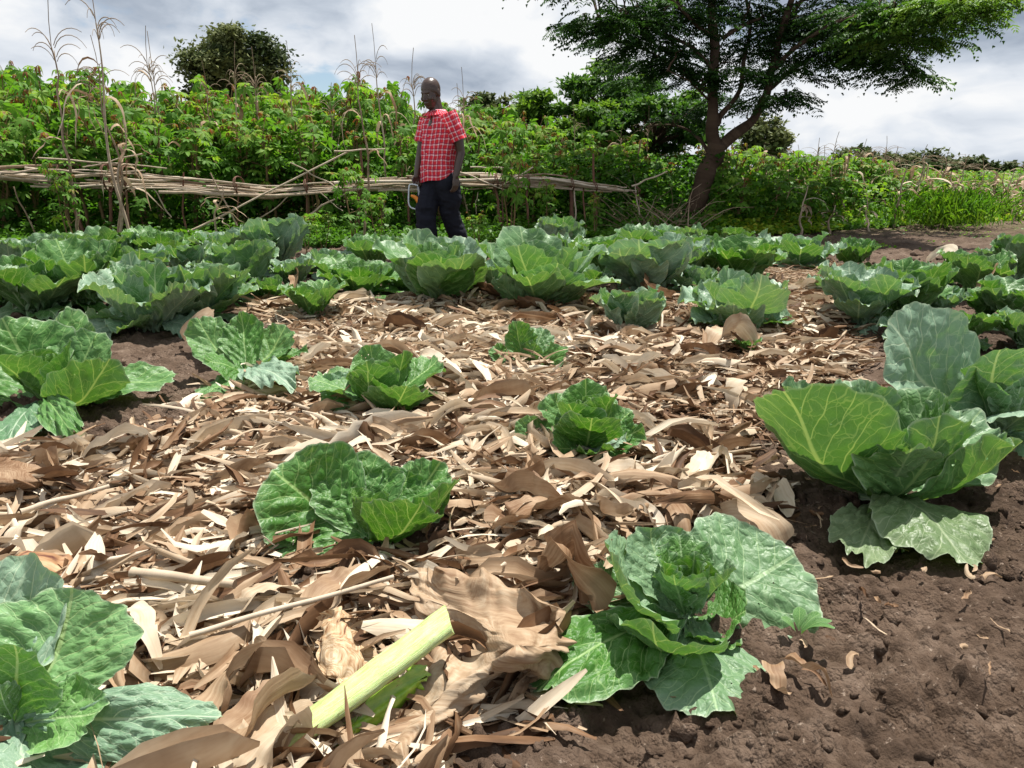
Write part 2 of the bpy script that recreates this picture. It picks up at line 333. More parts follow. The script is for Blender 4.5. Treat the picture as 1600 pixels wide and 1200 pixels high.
# ------------------------------------------------------------------ cabbages
def leafmesh(mb, M, N0, W, n=30, k=2.0, ruf=0.06, nr=5, pk=0.02, seed=0, young=0.0, narrow=0.35, kend=None, tiproll=0.0, tear=0.0):
    """one leaf blade: M midrib points, N0 the direction its upper side faces, W half width"""
    r = random.Random(seed)
    M = np.asarray(M, float); ss = np.linspace(0, 1, len(M))
    L = np.sum(np.linalg.norm(np.diff(M, axis=0), axis=1))
    a = np.linspace(-1, 1, n)
    A, B = np.meshgrid(a, a, indexing='ij')
    x = A*np.sqrt(1-B*B/2); y = B*np.sqrt(1-A*A/2)
    rho = np.sqrt(x*x+y*y); ang = np.arctan2(y, x)
    p1, p2, p3, p4 = [r.uniform(0, 6.28) for _ in range(4)]
    lob = 1 + rho**3*(0.035*np.sin(nr*ang+p1) + 0.02*np.sin(nr*2.7*ang+p2) + 0.045*vn(np.cos(ang)*2.2+seed*1.7, np.sin(ang)*2.2, 0, seed % 97)
        + 0.022*vn(np.cos(ang)*14, np.sin(ang)*14+seed, 0, 7))
    xx = x*lob; yy = y*lob
    s = np.clip((yy+1)/2, 0, 1.15)
    T = np.gradient(M, ss, axis=0); T /= np.linalg.norm(T, axis=1)[:, None]
    N = np.asarray(N0, float)[None]-(T@np.asarray(N0, float))[:, None]*T
    N /= np.linalg.norm(N, axis=1)[:, None]+1e-9
    def at(arr, q):
        q1 = np.minimum(q, 1.0)
        o = np.stack([np.interp(q1, ss, arr[:, c]) for c in range(3)], -1); return o
    Tm = at(T, s); Nm = at(N, s); S = np.cross(Tm, Nm); S /= np.linalg.norm(S, axis=-1)[..., None]
    C = at(M, s)+Tm*(np.maximum(s-1, 0)*L)[..., None]
    wp = narrow+(1-narrow)*sstep(0.0, 0.62, s)
    X = xx*W*wp
    kk = k*(1-0.35*s) if kend is None else k+(kend-k)*s
    kk = np.where(np.abs(kk) < 1e-3, 1e-3, kk)/W
    lat = np.sin(np.clip(X*kk, -2.6, 2.6))/kk; lift = (1-np.cos(np.clip(X*kk, -2.6, 2.6)))/kk
    # veins and the pockets between them
    wx = xx+0.0; wy = yy
    q = wy-0.95*np.abs(wx)**0.9
    P = q*2.9+np.where(wx < 0, 0.43, 0.0)+10
    dv = np.abs(P-np.floor(P)-0.5)
    ax = np.abs(xx)
    fade = np.clip(ax*5, 0, 1)*(0.35+0.65*(1-rho**6))
    d = pk*L*fade*(np.sqrt(2*dv)-0.5 + 0.6*vn(xx*5+seed, yy*5, 0, 31) + 0.5*vn(xx*10, yy*10+seed, 0, 33))
    rf = rho**4
    al = ang*nr + 1.6*vn(np.cos(ang)*2.0+seed*3.1, np.sin(ang)*2.0, 0, 5)
    amp = 0.45+0.8*np.abs(vn(np.cos(ang)*1.7, np.sin(ang)*1.7+seed*1.3, 0, 8))
    d = d + ruf*L*(rf*amp*(0.65*np.sin(al+p3) + 0.33*np.sin(2.6*al+p4)) + 0.42*rho**9*vn(np.cos(ang)*9+seed, np.sin(ang)*9, 0, 18))
    d = d + 0.05*L*vn(xx*1.3+seed*0.77, yy*1.3, 0, 41)*np.clip(s*2, 0, 1)
    d = d - 0.012*L*np.exp(-(xx/0.045)**2)*(1-np.clip(s, 0, 1))
    roll = tiproll*L*np.clip(rho-0.72, 0, 1)**2*6
    d = d - roll
    Vv = C + S*lat[..., None] + Nm*(lift+d)[..., None]
    lv = np.stack([xx/np.maximum(lob, .01), yy/np.maximum(lob, .01), np.zeros_like(xx)], -1)
    lv[..., 0] = x; lv[..., 1] = y
    mb.add(Vv, quadgrid(n, n), lv=lv.reshape(-1, 3), young=np.full(n*n, young))

def midrib_ang(L, f0, f1, az, r0=0.01, n=24, pw=1.0, z0=0.015):
    s = np.linspace(0, 1, n); f = np.radians(f0+(f1-f0)*s**pw)
    yy = r0+np.concatenate([[0], np.cumsum(np.cos((f[1:]+f[:-1])/2))])*L/(n-1)
    zz = z0+np.concatenate([[0], np.cumsum(np.sin((f[1:]+f[:-1])/2))])*L/(n-1)
    a = math.radians(az)
    return np.stack([yy*math.cos(a), yy*math.sin(a), zz], -1)
def autocabbage(R0, seed, n=20, openness=0.5, nout=8, nmid=5, nin=5, flat=0.0, ruf=0.06, nlow=0):
    """returns list of (leaf MB, youngness). local coords, radius about R0"""
    r = random.Random(seed); out = []; az = r.uniform(0, 360)
    def leaf(L, f0, f1, W, k, yg, rr, nn):
        nonlocal az
        az += 137.5+r.uniform(-14, 14)
        M = midrib_ang(L, f0, f1, az, 0.02*R0/0.3)
        a = math.radians(az); mb = MB()
        leafmesh(mb, M, (-math.cos(a)*0.75+r.uniform(-.2, .2), -math.sin(a)*0.75+r.uniform(-.2, .2), 0.9), W, nn, k, rr, r.choice([4, 5, 6]), 0.022, r.randrange(9999), yg, narrow=0.42)
        out.append(mb)
    for i in range(nout):
        f0 = r.uniform(22, 48)+openness*15-flat*20; f1 = f0-r.uniform(-18, 30)
        L = R0*r.uniform(0.9, 1.12)/max(0.55, math.cos(math.radians((f0+f1)/2)))
        leaf(min(L, R0*1.3), f0, f1, L*r.uniform(0.40, 0.50), r.uniform(0.5, 1.1), 0.0, ruf*r.uniform(0.7, 1.3), n)
    for i in range(nlow):
        f0 = r.uniform(8, 30); f1 = f0-r.uniform(40, 75); L = R0*r.uniform(0.85, 1.1)
        leaf(L, f0, f1, L*r.uniform(0.40, 0.50), r.uniform(-0.5, 0.4), 0.0, ruf*r.uniform(0.8, 1.3), n)
    for i in range(nmid):
        f0 = r.uniform(48, 66); f1 = f0+r.uniform(-5, 25); L = R0*r.uniform(0.85, 1.05)
        leaf(L, f0, f1, L*r.uniform(0.44, 0.52), r.uniform(0.9, 1.4), 0.25, ruf*r.uniform(0.7, 1.2), n)
    for i in range(nin):
        f0 = r.uniform(56, 80); f1 = f0+r.uniform(0, 35); L = R0*r.uniform(0.5, 0.8)
        leaf(L, f0, f1, L*r.uniform(0.45, 0.55), r.uniform(1.3, 1.8), 0.75, ruf*0.9, max(12, n-4))
    return out

# --- the near plants, leaf by leaf: tip pixel, tip depth from the stem, half width, curve, cup ...
def cup_leaf(C, tip, dy, W, bulge=0.15, k=1.0, ruf=0.06, nr=5, yg=0.0, nh=None, n=46, off=(0, 0, 0), narrow=0.4, pk=0.022, seed=None, tiproll=0.0, zt=None, kend=None):
    if zt is None: T = Y(tip[0], tip[1], C[1]+dy)
    else:
        g0 = G(tip[0], tip[1], 0.0); T = G(tip[0], tip[1], float(H(g0[0], g0[1]))+zt)
    B = np.array(C)+np.array(off, float)
    D = T-B; L = np.linalg.norm(D)
    h = np.array([D[0], D[1], 0.0]); h /= np.linalg.norm(h)+1e-9
    if nh is None: nh = -h*0.8+np.array([0, 0, 1.0])
    nh = np.array(nh, float)
    nn = nh-(nh@D)*D/L**2; nn /= np.linalg.norm(nn)
    ctrl = (B+T)/2-nn*bulge*L*2
    s = np.linspace(0, 1, 26)[:, None]
    M = B*(1-s)**2+2*ctrl*s*(1-s)+T*s*s
    mb = MB(); sd = seed if seed is not None else int(tip[0]*7+tip[1]*13) % 9973
    leafmesh(mb, M-np.array(C), nh, W, n, k, ruf, nr, pk, sd, yg, narrow, tiproll=tiproll, kend=kend)
    return mb
CAB_GROUP = 'cabbages growing in the mulched plot'
def hero(px, py, label, leaves, mat_=M_CAB, inner=None, hz=0.012):
    C = GH(px, py); C[2] += hz
    e = empty('cabbage', C); tag(e, label, 'cabbage', CAB_GROUP)
    for lf in leaves:
        lf = dict(lf); mm = lf.pop('m', mat_); nm = lf.pop('name', 'leaf'); lb = lf.pop('label', None)
        o = cup_leaf(C, **lf).build(nm, mm, e)
        if lb: o['label'] = lb
    if inner:
        R0, seed, kw = inner
        for mb in autocabbage(R0, seed, n=34, **kw): mb.build('leaf', mat_, e)
    return e

# A: the front centre plant
hero(1072, 985, 'open bluish green cabbage on bare soil right of the big crumpled brown leaf', [
    dict(tip=(958, 862), dy=-0.04, W=0.115, bulge=0.14, k=0.8, ruf=0.045, nh=(0.95, 0.1, 0.5), off=(-0.01, 0, 0)),
    dict(tip=(1015, 820), dy=0.10, W=0.085, bulge=0.10, k=0.7, ruf=0.07, nh=(0.5, -0.9, 0.6)),
    dict(tip=(1240, 868), dy=0.10, W=0.140, narrow=0.62, bulge=0.05, k=0.25, ruf=0.06, nh=(-0.25, -0.75, 0.8), nr=5),
    dict(tip=(838, 1085), zt=0.015, dy=0, W=0.085, bulge=-0.12, k=-0.45, ruf=0.04, nh=(-0.2, -0.2, 1), m=M_CABG, pk=0.035),
    dict(tip=(1120, 1128), zt=0.012, dy=0, W=0.105, bulge=-0.07, k=-0.35, ruf=0.06, nh=(0, -0.3, 1), label='drooping lower leaf with brownish patches lying on the soil'),
    dict(tip=(1015, 985), dy=-0.16, W=0.10, bulge=0.20, k=1.0, ruf=0.05, nh=(0.45, 0.9, 0.7)),
    dict(tip=(1140, 850), dy=0.16, W=0.10, bulge=0.08, k=0.6, ruf=0.07, nh=(0, -0.8, 0.7)),
    dict(tip=(1170, 955), dy=-0.04, W=0.085, bulge=0.14, k=0.9, ruf=0.07, nh=(-0.8, 0.2, 0.7), m=M_CABG),
    dict(tip=(900, 895), dy=0.12, W=0.06, bulge=0.02, k=0.4, ruf=0.05, nh=(0.1, -0.8, 1)),
    dict(tip=(1145, 1010), dy=-0.09, W=0.055, bulge=0.12, k=0.8, ruf=0.07, nh=(-0.1, 0.6, 0.8), m=M_CABG),
], M_CAB, (0.128, 21, dict(nout=0, nmid=4, nin=6, ruf=0.11)), hz=0.02)
# B: big backlit plant on the right
hero(1372, 800, 'largest dark green cabbage, deeply cupped, a torn pale leaf drooping onto soil', [
    dict(tip=(1222, 606), dy=-0.06, W=0.175, bulge=0.10, k=0.9, ruf=0.035, nh=(0.75, 0.75, 0.55), m=M_CABG, nr=4, seed=5, pk=0.016),
    dict(tip=(1205, 640), dy=0.08, W=0.12, bulge=0.10, k=0.6, ruf=0.05, nh=(0.9, 0.1, 0.5), m=M_CABG),
    dict(tip=(1475, 655), dy=-0.14, W=0.145, bulge=0.14, k=0.8, ruf=0.07, nh=(-0.25, 0.9, 0.6), m=M_CABG),
    dict(tip=(1592, 692), dy=-0.02, W=0.165, bulge=0.14, k=0.9, ruf=0.06, nh=(-0.65, 0.7, 0.7), m=M_CABG),
    dict(tip=(1250, 590), dy=0.22, W=0.09, bulge=0.08, k=0.6, ruf=0.08, nh=(0.6, -0.8, 0.6)),
    dict(tip=(1345, 590), dy=0.30, W=0.11, bulge=0.08, k=0.6, ruf=0.08, nh=(0.1, -0.9, 0.6)),
    dict(tip=(1530, 640), dy=0.20, W=0.13, bulge=0.08, k=0.6, ruf=0.07, nh=(-0.6, -0.8, 0.6)),
    dict(tip=(1420, 690), dy=-0.04, W=0.08, bulge=0.1, k=0.8, ruf=0.07, nh=(0.1, 0.9, 0.6), m=M_CABG),
    dict(tip=(1510, 880), zt=0.03, dy=0, W=0.12, bulge=-0.14, k=-0.5, ruf=0.07, nh=(0.1, -0.2, 1), m=M_OLD, label='torn pale drooping leaf lying on the soil'),
    dict(tip=(1335, 880), zt=0.012, dy=0, W=0.075, bulge=-0.03, k=-0.3, ruf=0.08, nh=(0, -0.2, 1), m=M_OLD, label='withered flat leaf on the soil'),
], M_CAB, (0.235, 35, dict(nout=0, nmid=6, nin=7, ruf=0.08)), hz=0.03)
# C: behind B
hero(1560, 688, 'broad pale waxy cabbage cut by the right edge behind the largest one', [
    dict(tip=(1385, 508), dy=0.02, W=0.22, bulge=0.07, k=0.7, ruf=0.04, nh=(0.5, -0.75, 0.35), nr=4, m=M_CABB, n=56),
    dict(tip=(1560, 548), dy=-0.05, W=0.16, bulge=0.08, k=0.7, ruf=0.04, nh=(-0.1, -0.9, 0.4), m=M_CABB),
    dict(tip=(1680, 560), dy=0.1, W=0.15, bulge=0.07, k=0.7, ruf=0.05, nh=(-0.7, -0.5, 0.5), m=M_CABB),
    dict(tip=(1650, 655), dy=-0.22, W=0.12, bulge=-0.1, k=-0.8, ruf=0.04, nh=(0, -0.4, 1), m=M_CABB),
    dict(tip=(1480, 600), dy=0.3, W=0.12, bulge=0.07, k=0.7, ruf=0.05, nh=(0.3, -0.7, 0.5)),
    dict(tip=(1720, 740), dy=-0.2, W=0.12, bulge=-0.1, k=-0.5, ruf=0.05, nh=(0, -0.4, 1)),
], M_CABB, (0.2, 44, dict(nout=0, nmid=3, nin=5)), hz=0.02)
# D: left of centre
hero(585, 860, 'open cabbage with a large round left leaf, above the crumpled brown leaf', [
    dict(tip=(425, 735), dy=0.03, W=0.130, bulge=0.10, k=0.55, ruf=0.035, nh=(0.35, -0.85, 0.7), nr=4, n=56, pk=0.03),
    dict(tip=(540, 712), dy=0.11, W=0.10, bulge=0.08, k=0.8, ruf=0.035, nh=(0.3, -0.9, 0.45), pk=0.03),
    dict(tip=(715, 752), dy=0.03, W=0.085, bulge=0.12, k=1.0, ruf=0.05, nh=(-0.8, 0.4, 0.6), pk=0.02),
    dict(tip=(640, 735), dy=0.12, W=0.09, bulge=0.08, k=0.8, ruf=0.08, nh=(-0.1, -0.9, 0.5)),
    dict(tip=(690, 725), dy=0.14, W=0.08, bulge=0.08, k=0.7, ruf=0.1, nh=(-0.3, -0.9, 0.5)),
    dict(tip=(662, 785), dy=-0.08, W=0.085, bulge=0.10, k=1.0, ruf=0.06, nh=(-0.2, 0.9, 0.6), m=M_CABG),
    dict(tip=(470, 855), dy=0.05, W=0.06, bulge=-0.02, k=0.4, ruf=0.05, nh=(0, -0.5, 1), m=M_CABG),
], M_CABG, (0.12, 51, dict(nout=0, nmid=0, nin=4, ruf=0.08)), hz=0.02)
# E: bottom left corner
hero(35, 1185, 'pale green cabbage cut off by the bottom left corner of the picture', [
    dict(tip=(115, 920), dy=0.12, W=0.125, narrow=0.6, bulge=0.07, k=0.45, ruf=0.06, nh=(-0.1, -0.75, 0.75), m=M_CABL, n=60, pk=0.03),
    dict(tip=(-60, 900), dy=0.14, W=0.11, bulge=0.07, k=0.6, ruf=0.06, nh=(0.2, -0.8, 0.7), m=M_CABB, pk=0.03),
    dict(tip=(20, 1015), dy=0.0, W=0.07, bulge=0.07, k=0.9, ruf=0.07, nh=(0.1, -0.8, 0.6), yg=0.3, m=M_CABL),
    dict(tip=(150, 1110), dy=-0.02, W=0.05, bulge=0.05, k=0.8, ruf=0.07, nh=(-0.3, -0.5, 0.9), yg=0.2, m=M_CABL),
    dict(tip=(335, 1125), dy=-0.01, W=0.046, bulge=-0.06, k=-0.9, ruf=0.05, nh=(0.0, -0.5, 1), narrow=0.5),
    dict(tip=(-120, 1180), dy=-0.1, W=0.09, bulge=0.05, k=0.6, ruf=0.06, nh=(0.5, 0.2, 0.9), m=M_CABB),
    dict(tip=(60, 1320), dy=-0.14, W=0.09, bulge=0.0, k=0.4, ruf=0.06, nh=(0.0, 0.4, 0.9), m=M_CABB),
], M_CABB, (0.08, 63, dict(nout=0, nmid=0, nin=2, ruf=0.08)), hz=0.05)
# F: left edge, mid distance
hero(75, 640, 'wide bright green cabbage at the left edge with long cupped leaves over bare soil', [
    dict(tip=(5, 500), dy=0.16, W=0.17, bulge=0.08, k=0.6, ruf=0.05, nh=(0.5, -0.85, 0.4), m=M_CABG, n=50),
    dict(tip=(150, 515), dy=0.18, W=0.13, bulge=0.08, k=0.6, ruf=0.05, nh=(-0.1, -0.85, 0.5), m=M_CABG),
    dict(tip=(175, 570), dy=-0.12, W=0.12, bulge=0.14, k=0.9, ruf=0.06, nh=(-0.5, 0.7, 0.6), m=M_CABG),
    dict(tip=(275, 590), dy=0.1, W=0.11, bulge=-0.02, k=0.6, ruf=0.05, nh=(-0.5, -0.5, 0.9)),
    dict(tip=(90, 490), dy=0.3, W=0.15, bulge=0.08, k=0.6, ruf=0.06, nh=(0, -0.9, 0.5)),
    dict(tip=(-90, 560), dy=-0.05, W=0.13, bulge=0.1, k=0.6, ruf=0.05, nh=(0.6, 0.1, 0.8)),
    dict(tip=(10, 705), zt=0.012, dy=0, W=0.09, bulge=-0.08, k=-0.6, ruf=0.05, nh=(0, -0.5, 1), m=M_CABB),
    dict(tip=(120, 688), zt=0.03, dy=0, W=0.05, bulge=-0.1, k=-0.4, ruf=0.05, nh=(0, -0.5, 1)),
], M_CABG, (0.2, 71, dict(nout=0, nmid=2, nin=5)), hz=0.02)
# G: centre
hero(915, 718, 'compact ruffled cabbage with bluish outer leaves in the mulch centre', [
    dict(tip=(800, 678), dy=-0.02, W=0.07, bulge=0.02, k=0.3, ruf=0.06, nh=(0.2, -0.8, 0.8)),
    dict(tip=(860, 615), dy=0.08, W=0.08, bulge=0.08, k=0.6, ruf=0.1, nh=(0.6, -0.7, 0.6)),
    dict(tip=(925, 648), dy=-0.12, W=0.09, bulge=0.10, k=0.6, ruf=0.06, nh=(0.1, 0.9, 0.6), m=M_CABG, pk=0.03),
    dict(tip=(985, 640), dy=0.06, W=0.07, bulge=0.10, k=0.6, ruf=0.1, nh=(-0.6, -0.6, 0.7)),
    dict(tip=(1005, 672), dy=-0.0, W=0.055, bulge=0.02, k=0.4, ruf=0.1, nh=(-0.3, -0.5, 0.9)),
    dict(tip=(935, 700), dy=-0.16, W=0.06, bulge=0.10, k=0.8, ruf=0.08, nh=(0.0, 0.5, 0.8), m=M_CABG),
    dict(tip=(975, 690), dy=-0.12, W=0.05, bulge=0.05, k=-0.3, ruf=0.1, nh=(0.0, -0.4, 0.9), m=M_CABB),
    dict(tip=(870, 700), dy=-0.1, W=0.06, bulge=0.0, k=-0.4, ruf=0.06, nh=(0.2, -0.7, 0.6)),
    dict(tip=(975, 745), zt=0.01, dy=0, W=0.05, bulge=-0.1, k=-0.3, ruf=0.06, nh=(0, -0.3, 1)),
    dict(tip=(930, 600), dy=0.2, W=0.09, bulge=0.08, k=0.7, ruf=0.08, nh=(0, -0.9, 0.5), m=M_CABG),
], M_CABG, (0.17, 83, dict(nout=0, nmid=3, nin=6, ruf=0.1)), hz=0.03)
# H: left of centre, second row
hero(600, 650, 'round bright green cabbage with frilly rim, a dark leaf sagging below it, left of centre', [
    dict(tip=(500, 600), dy=0.0, W=0.085, bulge=0.04, k=0.6, ruf=0.06, nh=(0.4, -0.7, 0.7), m=M_CABB),
    dict(tip=(570, 585), dy=-0.14, W=0.10, bulge=0.12, k=0.8, ruf=0.07, nh=(0.3, 0.8, 0.7), m=M_CABG),
    dict(tip=(635, 600), dy=-0.16, W=0.10, bulge=0.12, k=0.7, ruf=0.07, nh=(-0.2, 0.8, 0.8), m=M_CABG),
    dict(tip=(678, 612), dy=-0.02, W=0.09, bulge=0.1, k=0.8, ruf=0.1, nh=(-0.7, 0.3, 0.8), m=M_CABG),
    dict(tip=(585, 560), dy=0.16, W=0.11, bulge=0.08, k=0.7, ruf=0.1, nh=(0.1, -0.8, 0.6), m=M_CABG),
    dict(tip=(650, 585), dy=0.14, W=0.09, bulge=0.08, k=0.7, ruf=0.1, nh=(-0.4, -0.7, 0.6), m=M_CABG),
    dict(tip=(615, 668), zt=0.02, dy=0, W=0.06, bulge=-0.1, k=-0.3, ruf=0.06, nh=(0, -0.3, 1)),
], M_CABG, (0.19, 95, dict(nout=2, nmid=4, nin=6, ruf=0.09)), hz=0.02)
# I
hero(385, 605, 'two leaved upright green cabbage over sagging grey leaves beside the wide left one', [
    dict(tip=(305, 500), dy=0.12, W=0.10, bulge=0.10, k=0.9, ruf=0.07, nh=(0.6, -0.7, 0.5), m=M_CABG),
    dict(tip=(445, 508), dy=0.14, W=0.14, bulge=0.10, k=0.9, ruf=0.07, nh=(-0.5, -0.75, 0.5), m=M_CABG),
    dict(tip=(375, 490), dy=0.15, W=0.09, bulge=0.10, k=0.9, ruf=0.09, nh=(0, -0.75, 0.5), m=M_CABG),
    dict(tip=(455, 595), zt=0.09, dy=0, W=0.085, bulge=-0.10, k=-0.5, ruf=0.09, nh=(0, -0.4, 1), m=M_CABB),
    dict(tip=(480, 545), dy=0.05, W=0.05, bulge=0.0, k=0.4, ruf=0.09, nh=(-0.3, -0.4, 1), m=M_CABG),
    dict(tip=(318, 628), zt=0.02, dy=0, W=0.07, bulge=-0.10, k=-0.4, ruf=0.07, nh=(0, -0.4, 1)),
    dict(tip=(320, 560), dy=-0.1, W=0.08, bulge=-0.0, k=-0.3, ruf=0.07, nh=(0.2, -0.4, 1)),
], M_CABG, None, hz=0.05)
# J: small one
hero(822, 578, 'small young cabbage with three upright leaves and side leaves spread on the mulch', [
    dict(tip=(805, 502), dy=0.02, W=0.065, bulge=0.05, k=0.7, ruf=0.1, nh=(0.3, -0.8, 0.5), m=M_CABG),
    dict(tip=(838, 535), dy=0.0, W=0.05, bulge=0.05, k=0.7, ruf=0.1, nh=(-0.2, -0.8, 0.5), m=M_CABG),
    dict(tip=(888, 558), dy=-0.1, W=0.07, bulge=0.0, k=0.4, ruf=0.08, nh=(-0.2, -0.6, 0.8), m=M_CABG),
    dict(tip=(763, 548), dy=0.0, W=0.05, bulge=0.0, k=0.4, ruf=0.08, nh=(0.2, -0.6, 0.8), m=M_CABG),
    dict(tip=(850, 512), dy=0.12, W=0.07, bulge=0.05, k=0.6, ruf=0.1, nh=(-0.2, -0.8, 0.5), m=M_CAB),
], M_CABG, None, hz=0.02)
# M, N, O: back of the mulch
hero(845, 490, 'large cupped cabbage with frilly waxy rim directly in front of the mulch edge, centre', [
    dict(tip=(870, 412), dy=-0.25, W=0.19, bulge=0.10, k=0.7, ruf=0.05, nh=(0.0, 0.8, 0.6)),
    dict(tip=(775, 432), dy=-0.1, W=0.17, bulge=0.10, k=0.7, ruf=0.06, nh=(0.6, 0.6, 0.6)),
    dict(tip=(925, 440), dy=-0.05, W=0.17, bulge=0.10, k=0.7, ruf=0.06, nh=(-0.6, 0.5, 0.6)),
], M_CAB, (0.36, 101, dict(nout=5, nmid=4, nin=5, ruf=0.08)), hz=0.02)
hero(685, 480, 'tallest full cabbage directly below the man, with a broad pale veined front leaf', [
    dict(tip=(690, 395), dy=-0.3, W=0.20, bulge=0.08, k=0.6, ruf=0.05, nh=(0.0, 0.9, 0.5), m=M_CABG),
    dict(tip=(630, 405), dy=-0.1, W=0.20, bulge=0.10, k=0.7, ruf=0.05, nh=(0.6, 0.7, 0.5)),
    dict(tip=(752, 410), dy=-0.1, W=0.18, bulge=0.10, k=0.7, ruf=0.05, nh=(-0.6, 0.7, 0.5)),
    dict(tip=(650, 362), dy=0.35, W=0.20, bulge=0.08, k=0.6, ruf=0.05, nh=(0.3, -0.8, 0.5)),
    dict(tip=(725, 366), dy=0.35, W=0.20, bulge=0.08, k=0.6, ruf=0.05, nh=(-0.3, -0.8, 0.5), m=M_CABB),
], M_CAB, (0.38, 113, dict(nout=2, nmid=4, nin=5, ruf=0.07)), hz=0.02)

# --- the other plants: shared variants, each placed by hand
NV = 9; variants = []
vk = [dict(nout=9, openness=0.5), dict(nout=8, openness=0.9), dict(nout=9, openness=0.2, flat=0.4), dict(nout=7, openness=0.6, nmid=6), dict(nout=10, openness=0.4),
      dict(nout=8, openness=0.8, nin=7), dict(nout=6, openness=0.3, nmid=3, nin=4, flat=0.3), dict(nout=9, openness=1.1), dict(nout=5, openness=0.7, nmid=3, nin=3)]
VM = [M_CAB, M_CABG, M_CABB]
used = {}
def variant(k, mi):
    if (k, mi) not in used:
        e = empty('cabbage'); kids = [mb.build('leaf', VM[mi], e) for mb in variant_mb(k)]
        used[(k, mi)] = (e, kids, [False])
    return used[(k, mi)]
_vm = {}
def variant_mb(k):
    if k not in _vm: _vm[k] = autocabbage(0.30, 500+k*13, n=30, ruf=0.105, nlow=4, **vk[k])
    return _vm[k]
